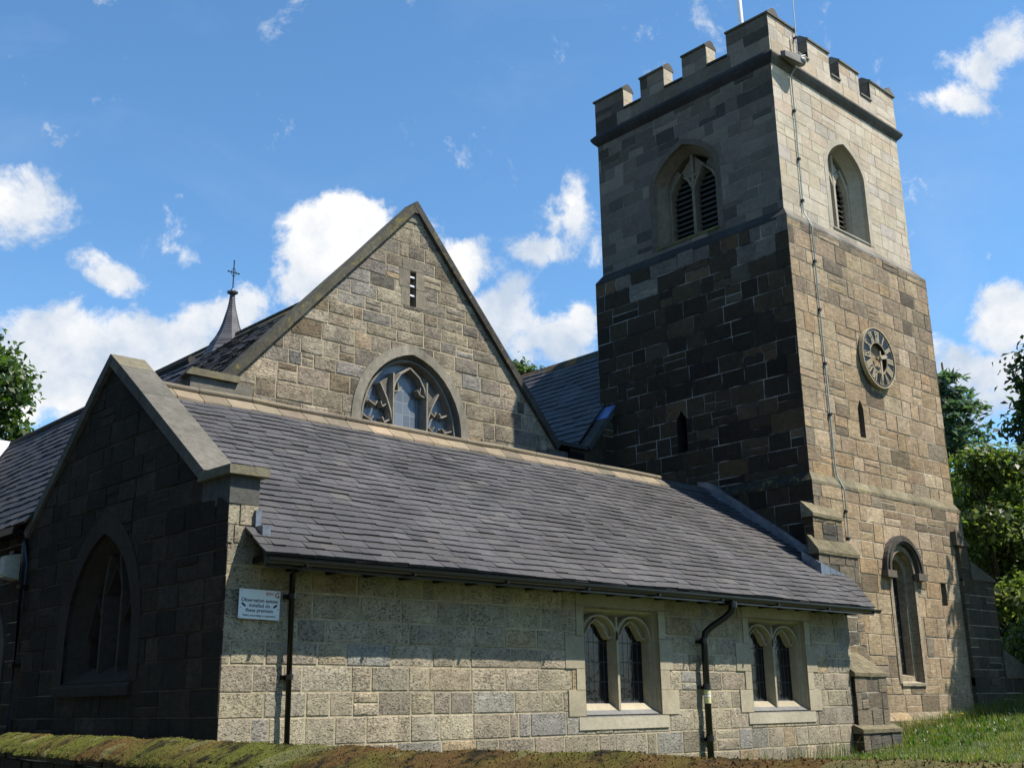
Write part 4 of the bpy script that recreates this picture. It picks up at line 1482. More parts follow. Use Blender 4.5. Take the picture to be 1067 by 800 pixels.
# ------------------------------------------------------------------ clock on the tower
def build_clock():
    cx, cz, y, K = 24.36, 9.68, MS_ - .03, .89
    t = thing('tower_clock', 'round black skeleton clock with gilt Roman numerals on the sunny tower face', 'clock', (cx, y, cz))
    fr = Fr('S', y)
    d0 = .10

    def annulus(mb, r0, r1, da, db, col, m=0, n=64):
        for i in range(n):
            a, b = 2 * math.pi * i / n, 2 * math.pi * (i + 1) / n
            P = lambda r, t_, d: fr.p(cx + K * r * math.cos(t_), cz + K * r * math.sin(t_), d)
            mb.poly([P(r0, a, db), P(r1, a, db), P(r1, b, db), P(r0, b, db)], col, m)
            mb.poly([P(r1, a, da), P(r1, b, da), P(r1, b, db), P(r1, a, db)], col, m)
            mb.poly([P(r0, b, da), P(r0, a, da), P(r0, a, db), P(r0, b, db)], col, m)
    mb = MB()
    annulus(mb, .42, .83, .03, d0, (.02, .02, .02))
    mb.build('chapter_ring', MAT['black'], t)
    mb = MB()
    annulus(mb, .825, .855, .02, d0 + .025, (.6, .5, .3))
    mb.build('gilt_rim', MAT['gold'], t)
    mb = MB()
    annulus(mb, .425, .445, .05, d0 + .012, (.6, .5, .3))
    mb.build('inner_rim', MAT['gold'], t)
    mb = MB()
    for k in range(60):
        a = 2 * math.pi * k / 60
        r0, w = .755, .013 if k % 5 else .022
        c, s = math.cos(a), math.sin(a)
        q = [(r0, -w), (.785, -w), (.785, w), (r0, w)]
        mb = MB()
        mb.poly([fr.p(cx + K * (r * c - v * s), cz + K * (r * s + v * c), d0 + .006) for r, v in q])
        mb.build('minute_mark', MAT['gold'], t)
    # numerals
    def stroke(mb, ang, x0, r0, x1, r1, w):
        """stroke from (x0,r0) to (x1,r1); x across, r outwards, for the hour direction ang"""
        rr = Vector((math.sin(ang), math.cos(ang)))
        tt = Vector((math.cos(ang), -math.sin(ang)))
        a, b = tt * x0 + rr * r0, tt * x1 + rr * r1
        dv = (b - a).normalized()
        s = Vector((-dv.y, dv.x)) * w
        mb.prism([fr.p(cx + K * p.x, cz + K * p.y, d0 + .002) for p in (a + s, b + s, b - s, a - s)], [fr.p(cx + K * p.x, cz + K * p.y, d0 + .016) for p in (a + s, b + s, b - s, a - s)], (.6, .5, .25))
    NUM = ['XII', 'I', 'II', 'III', 'IIII', 'V', 'VI', 'VII', 'VIII', 'IX', 'X', 'XI']
    wid = {'I': .055, 'V': .115, 'X': .115}
    for h, s in enumerate(NUM):
        mb = MB()
        ang = 2 * math.pi * h / 12
        tot = sum(wid[c] for c in s)
        k = min(1.0, .30 / tot) if tot > .30 else 1.0
        x = -tot * k / 2
        for c in s:
            w = wid[c] * k
            if c == 'I':
                stroke(mb, ang, x + w / 2, .475, x + w / 2, .735, .017)
            elif c == 'V':
                stroke(mb, ang, x + w * .5, .475, x + w * .05, .735, .017)
                stroke(mb, ang, x + w * .5, .475, x + w * .95, .735, .009)
            else:
                stroke(mb, ang, x + w * .95, .475, x + w * .05, .735, .017)
                stroke(mb, ang, x + w * .05, .475, x + w * .95, .735, .009)
            x += w
        stroke(mb, ang, -tot * k / 2, .742, tot * k / 2, .742, .007)
        stroke(mb, ang, -tot * k / 2, .468, tot * k / 2, .468, .007)
        mb.build('numeral', MAT['gold'], t)
    def hand(name, ang, L, tail, w):
        mb = MB()
        rr = Vector((math.sin(ang), math.cos(ang)))
        tt = Vector((math.cos(ang), -math.sin(ang)))
        pts = [(-.02, -tail), (.02, -tail), (w, L * .25), (w * 1.15, L * .7), (0, L), (-w * 1.15, L * .7), (-w, L * .25)]
        dd = d0 + (.05 if name == 'minute_hand' else .03)
        A = [fr.p(cx + K * (tt * x + rr * y).x, cz + K * (tt * x + rr * y).y, dd) for x, y in pts]
        B = [q + fr.n * .014 for q in A]
        mb.prism(A, B)
        mb.build(name, MAT['gold'], t)
    hand('hour_hand', 2 * math.pi * 2.5 / 12, .44, .14, .05)
    hand('minute_hand', math.pi, .70, .18, .035)
    mb = MB()
    mb.tube([fr.p(cx, cz, .04), fr.p(cx, cz, d0 + .09)], .05, 12)
    mb.build('hub', MAT['gold'], t)


build_clock()


# ------------------------------------------------------------------ fittings on the tower
def tower_fittings():
    t = thing('flagpole', 'thick white flagpole rising above the tower battlements', 'flagpole', (23.9, 15.75, 16.8))
    mb = MB()
    mb.tube([(23.9, 15.75, 16.8), (23.88, 15.75, 20.0), (23.8, 15.75, 24.5)], .085, 12, r1=.06)
    mb.build('pole', MAT['white'], t, smooth=True)
    mb = MB()
    mb.lathe((23.8, 15.75, 24.5), [(.06, 0), (.11, .06), (.12, .13), (.07, .22), (0, .25)], 12)
    mb.build('finial', MAT['gold'], t, smooth=True)
    t = thing('lightning_rod', 'thin pale metal rod standing at the near top corner of the tower', 'lightning rod', (22.33, US - .10, 16.95))
    mb = MB()
    mb.tube([(22.30, US - .10, 17.0), (22.32, US - .11, 18.6), (22.36, US - .11, 21.6)], .016, 8, r1=.010)
    mb.build('rod', MAT['steel'], t)
    for z in (17.15, 17.75):
        mb = MB()
        mb.box(22.285, 22.345, US - .14, US - .03, z - .02, z + .02)
        mb.build('bracket', MAT['black'], t)
    mb = MB()
    mb.tube([(22.16, US - .045, 17.72), (22.10, US - .05, 17.6), (22.10, US - .06, 17.25), (22.2, US - .1, 17.05), (22.28, US - .1, 17.0)], .012, 6)
    mb.build('loose_cable', MAT['black'], t)
    # floodlight / bell on the string course near the corner
    t = thing('floodlight', 'small grey floodlight fixed on the string course at the tower corner', 'floodlight', (21.95, US - .3, 16.85))
    mb = MB()
    A = [(21.42, US - .17, 16.80), (21.42, US - .30, 16.78), (21.42, US - .30, 16.92), (21.42, US - .17, 16.96)]
    B = [(21.98, US - .17, 16.76), (21.98, US - .42, 16.72), (21.98, US - .40, 16.98), (21.98, US - .17, 17.0)]
    mb.prism(A, B, (.1, .1, .1))
    mb.build('housing', plain_mat('weathered_housing', (.12, .115, .10), .6), t)
    mb = MB()
    mb.lathe((22.04, US - .33, 16.80), [(0, -.06), (.10, -.05), (.14, .02), (.13, .10), (.06, .16), (0, .17)], 12)
    mb.build('lamp', plain_mat('lamp_shell', (.20, .19, .17), .5), t, smooth=True)
    mb = MB()
    mb.tube([(22.0, US - .25, 16.99), (22.25, US - .35, 17.10)], .014, 6)
    mb.build('stay', MAT['steel'], t)
    # conductor
    t = thing('lightning_conductor', 'thin pale conductor cable running down the sunny tower face', 'cable', (22.0, US, 5.1))
    mb = MB()
    pts = [(22.02, US - .20, 16.75), (22.02, US - .05, 16.6), (22.01, US - .045, 14.6), (22.0, US - .045, 12.9), (22.0, MS_ - .06, 12.5), (22.03, MS_ - .05, 9.4), (22.04, MS_ - .05, 6.75), (22.06, MS_ - .06, 6.5), (22.12, LS - .06, 6.2), (22.12, LS - .05, 5.05)]
    mb.tube(pts, .018, 8)
    mb.build('tape', MAT['cable'], t)
    for i, (x, y, z) in enumerate(((22.01, US, 15.6), (22.01, US, 14.3), (22.0, US, 13.2), (22.02, MS_, 11.6), (22.03, MS_, 10.4), (22.04, MS_, 9.1), (22.04, MS_, 7.9), (22.12, LS, 5.7), (22.12, LS, 5.1))):
        mb = MB()
        mb.box(x - .035, x + .035, y - .078, y - .01, z - .03, z + .03)
        mb.build('clip', MAT['black'], t)


tower_fittings()


# ------------------------------------------------------------------ south building: the low slated hall in front
VX, VY = 6.66, 12.09                    # west face, south face
RY, RZ = 15.77, 6.43                    # ridge
EZ, EY = 3.45, 11.56                    # eave
SL = (RZ - EZ) / (RY - EY)
hall = thing('church_hall', 'long low stone church hall with a grey slate roof in front of the tower', 'building', (13.5, 15.5, .55))

win_a = rect(12.74, 14.50, 1.56, 3.14)
win_b = rect(16.98, 18.74, 1.56, 3.14)
gw = arch(-15.56, 1.08, 2.10, 2.72, 1.42, 9, 'gothic')


def hall_walls():
    mb = MB()
    masonry(mb, Fr('S', VY), [rect(VX, 20.33, .3, 3.62)], [win_a, win_b], c_vestry, (.27, .345), (.34, .78), gap=.011, relief=.008, bev=.008, seed=101, rf=.009, split=.05, ext=.008, b_start=.32, mortar=(.36, .30, .2))
    # pier at the west end, carried up above the eave to the kneeler
    masonry(mb, Fr('S', VY - .002), [rect(VX, 7.03, 3.622, 4.10)], [], c_vestry, (.22, .26), (.2, .3), gap=.008, relief=.016, seed=102, ext=.012)
    masonry(mb, Fr('E', 7.03), [rect(VY, 12.9, 3.4, 4.10)], [], c_vestry, (.22, .26), (.2, .3), relief=.012, seed=103)
    mb.build('south_wall', [MAT['rock'], MAT['mortar']], hall)
    mb = MB()
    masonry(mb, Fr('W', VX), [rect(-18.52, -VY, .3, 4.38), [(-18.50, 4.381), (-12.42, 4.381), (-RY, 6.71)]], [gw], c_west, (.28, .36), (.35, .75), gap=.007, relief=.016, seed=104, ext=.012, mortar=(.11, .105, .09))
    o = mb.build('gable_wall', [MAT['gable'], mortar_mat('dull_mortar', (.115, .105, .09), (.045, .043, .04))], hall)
    o['label'] = 'dark west gable wall with a pointed window'
    # unseen sides
    mb = MB()
    masonry(mb, Fr('E', 20.33), [rect(VY, 12.9, .3, 3.6)], [], c_vestry, (.28, .36), (.35, .75), seed=105)
    mb.build('end_wall', [MAT['rock'], MAT['mortar']], hall)
    # plain kneeler block with a dressed face, cap slab above
    mb = MB()
    mb.box(VX - .02, 7.045, VY - .025, 12.75, 4.102, 4.44, (.10, .098, .09))
    mb.build('kneeler', MAT['worn'], hall)
    mb = MB()
    mb.box(VX - .085, 7.13, VY - .11, 12.78, 4.445, 4.56, (.17, .155, .11))
    mb.wobble(.014).build('kneeler_cap', MAT['mossy'], hall)
    # gable coping: slabs with joints
    mb = MB()
    x0, x1 = VX - .075, 7.12
    def slope_slab(ya, za, yb, zb, c, th=.15):
        d = Vector((0, yb - ya, zb - za)).normalized()
        nn = Vector((0, -d.z, d.y)) if d.y > 0 else Vector((0, d.z, -d.y))
        if nn.z < 0: nn = -nn
        P = [Vector((x0, ya, za)), Vector((x0, yb, zb)), Vector((x1, yb, zb)), Vector((x1, ya, za))]
        Q = [p - nn * th for p in P]
        if d.y > 0:
            mb.prism([P[0], P[3], P[2], P[1]][::-1], [Q[0], Q[3], Q[2], Q[1]][::-1], c)
        else:
            mb.prism(P[::-1], Q[::-1], c)
    cc = (.135, .125, .105)
    ys = [12.70, 13.75, 14.95, 15.45]
    A0, A1 = (12.68, 4.60), (15.77, 6.86)
    f = lambda y: A0[1] + (A1[1] - A0[1]) * (y - A0[0]) / (A1[0] - A0[0])
    g = lambda y: A1[1] + (4.50 - A1[1]) * (y - A1[0]) / (18.62 - A1[0])
    cuts = [12.66, 14.60, 15.40, 15.765]
    for i, (a, b) in enumerate(zip(cuts[:-1], cuts[1:])):
        slope_slab(a + .004, f(a + .004), b - .004, f(b - .004), (cc, mulc(cc, .92), (.17, .152, .105))[i])
    cuts = [15.775, 16.2, 17.3, 18.62]
    for a, b in zip(cuts[:-1], cuts[1:]):
        slope_slab(a + .004, g(a + .004), b - .004, g(b - .004), mulc(cc, rnd.uniform(.85, 1.1)))
    mb.wobble(.014).build('gable_coping', MAT['worn'], hall)
    # thin parapet wall behind the coping
    mb = MB()
    for prof in ([(12.72, 4.12), (12.72, 4.50), (RY, 6.70), (RY, 6.30)], [(RY + .003, 6.30), (RY + .003, 6.70), (18.5, 4.38), (18.5, 3.9)]):
        mb.prism([(VX + .012, y, z) for y, z in prof], [(7.04, y, z) for y, z in prof], (.12, .11, .1))
    mb.build('parapet_core', MAT['worn'], hall)


hall_walls()


def hall_roof():
    run = math.hypot(RY - EY, RZ - EZ)
    # south slope: a = x, b up the slope from the eave
    fr = FrGen((0, EY, EZ), (1, 0, 0), (0, RY - EY, RZ - EZ))
    mb = MB()
    slates(mb, fr, [(7.05, .0), (20.42, .0), (20.42, run), (7.05, run)], c_slate, .29, .182, seed=201, lift=.016)
    slates(mb, fr, [(20.423, 1.263), (20.98, 1.263), (20.98, run), (20.423, run)], c_slate, .29, .182, seed=206, lift=.016)
    # the slope runs out past the pier below the kneeler
    slates(mb, fr, [(6.86, 0), (7.048, 0), (7.048, .62), (6.86, .62)], c_slate, .30, .205, seed=202)
    roof = mb.build('roof', [MAT['slate'], MAT['under']], hall)
    # north slope
    fr = FrGen((0, 18.66, 6.43 - (18.66 - RY) * SL), (-1, 0, 0), (0, RY - 18.66, (18.66 - RY) * SL))
    mb = MB()
    rn = math.hypot(18.66 - RY, (18.66 - RY) * SL)
    slates(mb, fr, [(-20.98, 0), (-7.05, 0), (-7.05, rn), (-20.98, rn)], c_slate, .34, .26, seed=203)
    mb.build('roof', [MAT['slate'], MAT['under']], hall)
    # ridge: stone tiles with a roll, then plain dark ridge up to the tower
    mb = MB()
    rg = random.Random(12)
    x = 7.13
    k = 0
    while x < 19.25:
        L = .46 + rg.uniform(-.02, .02)
        c = pick([((.22, .175, .12), 4), ((.19, .155, .112), 3), ((.255, .20, .135), 2), ((.14, .12, .09), 1)], rg)
        x1 = min(x + L, 19.3) - .012
        for s in (-1, 1):
            yb, zb = RY + s * .23, RZ - .23 * SL + .055
            P = [(x, yb, zb), (x1, yb, zb), (x1, RY, RZ + .085), (x, RY, RZ + .085)]
            Q = [(a, b, z - .05) for a, b, z in P]
            if s < 0: mb.prism(P[::-1], Q[::-1], c)
            else: mb.prism(P, Q, c)
        x += L
    mb.wobble(.014).build('ridge_tile', MAT['dressed'], roof)
    mb = MB()
    x = 7.13
    while x < 19.22:
        x1 = min(x + .92, 19.26) - .01
        mb.tube([(x, RY, RZ + .105), (x1, RY, RZ + .105)], .050, 10, pick([((.20, .165, .115), 4), ((.16, .135, .10), 3)], rg))
        x += .92
    mb.wobble(.014).build('ridge_roll', MAT['dressed'], roof)
    mb = MB()
    for s in (-1, 1):
        P = [(19.3, RY + s * .2, RZ - .2 * SL + .05), (21.0, RY + s * .2, RZ - .2 * SL + .05), (21.0, RY, RZ + .08), (19.3, RY, RZ + .08)]
        Q = [(a, b, z - .04) for a, b, z in P]
        mb.prism(P[::-1] if s < 0 else P, Q[::-1] if s < 0 else Q, (.07, .065, .06))
    o = mb.build('ridge_tile', MAT['worn'], roof)
    o['label'] = 'dark plain ridge next to the tower'
    # lead flashing where the slope meets the tower and its buttress
    mb = MB()
    n = 9
    y0, y1 = 12.60, 15.95
    for i in range(n):
        ya, yb = y0 + (y1 - y0) * i / n, y0 + (y1 - y0) * (i + 1.02) / n
        za, zb = RZ - abs(RY - ya) * SL, RZ - abs(RY - yb) * SL
        if yb > RY: zb = RZ - .02
        h0 = .26
        xt_ = 20.88 if ya > 12.9 else 20.33
        A = [(xt_ - .03, ya, za + .02), (xt_ - .03, yb, zb + .02), (xt_ - .03, yb, zb + h0), (xt_ - .03, ya, za + h0)]
        B = [(xt_ + .10, p[1], p[2]) for p in A]
        mb.prism(A, B, (.2, .22, .26))
        S = [(xt_ - .16, ya, za + .028), (xt_ - .03, ya, za + .028), (xt_ - .03, yb, zb + .028), (xt_ - .16, yb, zb + .028)]
        mb.poly(S)
    mb.wobble(.015).build('lead_flashing', MAT['lead'], roof)
    mb = MB()
    # upstand along the buttress front
    zf = EZ + (12.60 - EY) * SL
    for i in range(3):
        xa, xb = 20.31 + i * .36, min(20.31 + (i + 1) * .36, 21.42)
        za, zb = zf + .24 - .085 * i, zf + .24 - .085 * (i + 1)
        yy = 12.562 - .004 * i
        mb.prism([(xa, yy, zf - .10), (xb, yy, zf - .10), (xb, yy, zb), (xa, yy, za)], [(xa, 12.60, zf - .10), (xb, 12.60, zf - .10), (xb, 12.60, zb), (xa, 12.60, za)])
    mb.wobble(.015).build('lead_flashing', MAT['lead'], roof)
    # little continuation of the roof slope in front of the buttress
    mb = MB()
    fr = FrGen((0, EY, EZ), (1, 0, 0), (0, RY - EY, RZ - EZ))
    slates(mb, fr, [(20.423, 0), (20.52, 0), (21.38, 1.26), (20.423, 1.26)], c_slate, .30, .205, seed=204)
    mb.build('roof', [MAT['slate'], MAT['under']], hall)
    # fascia, soffit and gutter
    mb = MB()
    mb.box(7.0, 20.50, EY + .10, VY, EZ - .06, EZ + .02, (.03, .03, .03))
    mb.box(6.9, 20.55, EY + .05, EY + .085, EZ - .14, EZ + .005, (.02, .02, .02))
    mb.build('fascia', MAT['iron'], hall)
    mb = MB()
    n = 8
    gx0, gx1, gy, gz, r = 6.88, 20.62, EY - .015, EZ - .045, .062
    for i in range(n):
        a0, a1 = math.pi + math.pi * i / n, math.pi + math.pi * (i + 1) / n
        P = lambda a, rr, x: (x, gy + rr * math.cos(a), gz + rr * math.sin(a))
        mb.poly([P(a0, r, gx0), P(a0, r, gx1), P(a1, r, gx1), P(a1, r, gx0)][::-1])
        mb.poly([P(a0, r - .008, gx0), P(a0, r - .008, gx1), P(a1, r - .008, gx1), P(a1, r - .008, gx0)])
    for x in (gx0, gx1):
        mb.poly([(x, gy + r * math.cos(math.pi + math.pi * i / n), gz + r * math.sin(math.pi + math.pi * i / n)) for i in range(n + 1)])
    for k in range(9):
        x = 7.4 + k * 1.62
        mb.box(x - .02, x + .02, gy - r - .006, gy + .12, gz - r - .012, gz - r + .01)
    mb.build('gutter', MAT['iron'], hall, smooth=False)
    # small eave brackets under the slates
    mb = MB()
    x = 7.5
    while x < 20.4:
        mb = MB()
        mb.box(x - .03, x + .03, EY + .14, VY, EZ - .12, EZ - .063)
        mb.build('rafter_end', MAT['iron'], hall)
        x += .58


hall_roof()


def square_window(hole, seed):
    """two-light square-headed window in a dressed stone frame, deep splayed reveal"""
    rg = random.Random(seed)
    fr = Fr('S', VY)
    a0, a1 = hole[0][0], hole[1][0]
    b0, b1 = hole[0][1], hole[2][1]
    cx, w = (a0 + a1) / 2, (a1 - a0) / 2
    mb = MB()
    d = .024
    def blk(x0, x1, y0, y1, dd=d):
        c = mulc(C_DRESS, rg.uniform(.88, 1.1))
        A = [fr.p(x0, y0, 0), fr.p(x1, y0, 0), fr.p(x1, y1, 0), fr.p(x0, y1, 0)]
        B = [fr.p(x0 + .004, y0 + .004, dd), fr.p(x1 - .004, y0 + .004, dd), fr.p(x1 - .004, y1 - .004, dd), fr.p(x0 + .004, y1 - .004, dd)]
        mb.prism([A[0], A[3], A[2], A[1]], [B[0], B[3], B[2], B[1]], c)
    hs = [b0 - .02, b0 + .36, b0 + .67, b0 + 1.15, b1 + .02]
    for i in range(4):
        L = (.37, .19, .42, .17)[i]
        blk(a0 - L, a0, hs[i], hs[i + 1])
        L = (.44, .24, .32, .17)[i] if seed % 2 else (.40, .2, .36, .17)[i]
        blk(a1, a1 + L, hs[i], hs[i + 1])
    blk(a0 - .17, a1 + .17, b1 + .022, b1 + .22)
    win = mb.build('window', MAT['dressed'], hall)
    # reveal: square edge, then a splay down to the tracery plane
    mb = MB()
    r0 = rect(a0, a1, b0, b1)
    r1 = rect(a0 + .02, a1 - .02, b0 + .02, b1 - .02)
    r2 = rect(a0 + .07, a1 - .07, b0 + .16, b1 - .09)
    loft(mb, fr, r0, d, r0, -.07, C_DRESS)
    loft(mb, fr, r0, -.07, r1, -.075, C_DRESS)
    loft(mb, fr, r1, -.075, r2, -.22, mulc(C_DRESS, .97), jit=.05, every=1)
    loft(mb, fr, r2, -.22, r2, -.37, C_DRESS)
    mb.build('jamb', MAT['dressed'], win)
    # sill
    mb = MB()
    c = (.40, .355, .27)
    A = [fr.p(a0 - .16, b0 - .215, -.02), fr.p(a1 + .16, b0 - .215, -.02), fr.p(a1 + .16, b0 - .215, .026), fr.p(a0 - .16, b0 - .215, .026)]
    B = [fr.p(a0 - .16, b0 - .025, -.02), fr.p(a1 + .16, b0 - .025, -.02), fr.p(a1 + .16, b0 - .035, .026), fr.p(a0 - .16, b0 - .035, .026)]
    mb.prism(A, B, c)
    S = [fr.p(a0, b0 - .03, .024), fr.p(a1, b0 - .03, .024), fr.p(a1, b0 + .17, -.285), fr.p(a0, b0 + .17, -.285)]
    mb.poly(S, (.17, .168, .165))
    mb.build('sill', MAT['dressed'], win)
    # tracery: mullion, cusped heads, spandrel plate
    mb = MB()
    st = C_DRESS
    iw = w - .07
    lw = iw / 2
    zs = b1 - .46
    bar(mb, fr, [(cx, b0 + .06), (cx, zs)], .024, .044, -.09, -.285, st)
    for s in (-1, 1):
        bar(mb, fr, [(cx + s * (iw + .01), b0 + .10), (cx + s * (iw + .01), zs)], .018, .03, -.14, -.285, st)
    lights = []
    for s in (-1, 1):
        c = cx + s * lw
        prof = [(x, y) for x, y in arch(c, lw - .055, zs - .2, zs, .40, 8, 'tudor')]
        lights.append(prof)
        line = [(c + (lw - .0) * math.cos(t), zs + .37 * math.sin(t) ** .9) for t in [math.pi * i / 12 for i in range(13)]]
        bar(mb, fr, line, .018, .035, -.10, -.30, st)
        # cusps
        for q in (-1, 1):
            p0 = (c + q * (lw - .06), zs + .06)
            bar(mb, fr, [p0, (c + q * (lw - .10), zs + .03), (c + q * (lw - .16), zs + .08)], .012, .025, -.17, -.30, st)
            bar(mb, fr, [(c + q * (lw - .16), zs + .08), (c + q * (lw * .36), zs + .22), (c, zs + .32)], .010, .022, -.17, -.30, st)
            # cusp web
            web = [(c + q * (lw - .03), zs + .0), (c + q * (lw - .15), zs + .08), (c + q * lw * .36, zs + .23), (c, zs + .32), (c + q * lw * .5, zs + .35), (c + q * (lw - .03), zs + .18)]
            if q < 0: web = web[::-1]
            mb.poly([fr.p(*p, -.22) for p in web], mulc(st, .95))
    bar(mb, fr, [(cx, zs), (cx, b1 - .10)], .02, .05, -.10, -.36, st)
    plate = subtract_all([rect(cx - iw - .02, cx + iw + .02, zs, b1 - .06)], [arch(cx + s * lw, lw - .02, zs - .3, zs, .36, 8, 'tudor') for s in (-1, 1)])
    for pc in plate:
        mb.poly([fr.p(*p, -.24) for p in pc], mulc(st, .95))
    mb.build('tracery', MAT['dressed'], win)
    mb = MB()
    mb.poly([fr.p(*p, -.29) for p in rect(a0 + .05, a1 - .05, b0 + .1, b1 - .05)])
    mb.build('glass', MAT['glass_s'], win)


square_window(win_a, 301)
square_window(win_b, 302)


def west_window():
    fr = Fr('W', VX)
    cx = -15.56
    mb = MB()
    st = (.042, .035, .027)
    ring(mb, fr, arch(cx, 1.34, 2.10, 2.72, 1.74, 9), gw, .03, st, 0, .15, True, 2)
    a1 = arch(cx, .88, 2.30, 2.74, 1.18, 9)
    loft(mb, fr, gw, .03, gw, -.04, st)
    loft(mb, fr, gw, -.04, a1, -.28, st, jit=.1)
    loft(mb, fr, a1, -.28, a1, -.5, st)
    win = mb.build('pointed_window', MAT['worn'], hall)
    mb = MB()
    for s in (-1, 1):
        bar(mb, fr, [(cx + s * .30, 2.2), (cx + s * .30, 3.35), (cx + s * .16, 3.86)], .03, .075, -.16, -.42, (.062, .053, .042))
        bar(mb, fr, [(cx + s * .84, 2.75), (cx + s * .60, 3.28), (cx + s * .30, 2.9)], .025, .06, -.2, -.42, st)
    bar(mb, fr, [(cx - .30, 3.3), (cx, 3.72), (cx + .30, 3.3)], .025, .06, -.2, -.42, st)
    for s in (-1, 1):
        web = [(cx + s * .32, 2.95), (cx + s * .60, 3.30), (cx + s * .84, 2.8), (cx + s * .6, 3.52), (cx + s * .3, 3.5)]
        mb.poly([fr.p(*p, -.34) for p in (web if s > 0 else web[::-1])], st)
    mb.build('tracery', MAT['worn'], win)
    mb = MB()
    mb.poly([fr.p(*p, -.44) for p in a1])
    mb.build('glass', MAT['glass_w'], win)
    mb = MB()
    mb.prism([fr.p(cx - 1.2, 1.92, 0), fr.p(cx + 1.2, 1.92, 0), fr.p(cx + 1.2, 1.92, .07), fr.p(cx - 1.2, 1.92, .07)], [fr.p(cx - 1.2, 2.13, -.02), fr.p(cx + 1.2, 2.13, -.02), fr.p(cx + 1.2, 2.04, .07), fr.p(cx - 1.2, 2.04, .07)], st)
    mb.poly([fr.p(cx - 1.08, 2.10, .0), fr.p(cx + 1.08, 2.10, .0), fr.p(cx + .9, 2.32, -.3), fr.p(cx - .9, 2.32, -.3)], st)
    mb.build('sill', MAT['worn'], win)


west_window()


# ------------------------------------------------------------------ gabled block behind the hall
gable = thing('gabled_chapel', 'tall stone gable end with a traceried pointed window behind the low hall roof', 'building', (14.5, 24.5, .55))
GY = 18.68
GH = arch(14.54, 1.37, 6.2, 7.52, 1.62, 9, 'gothic')
GW = 9.36


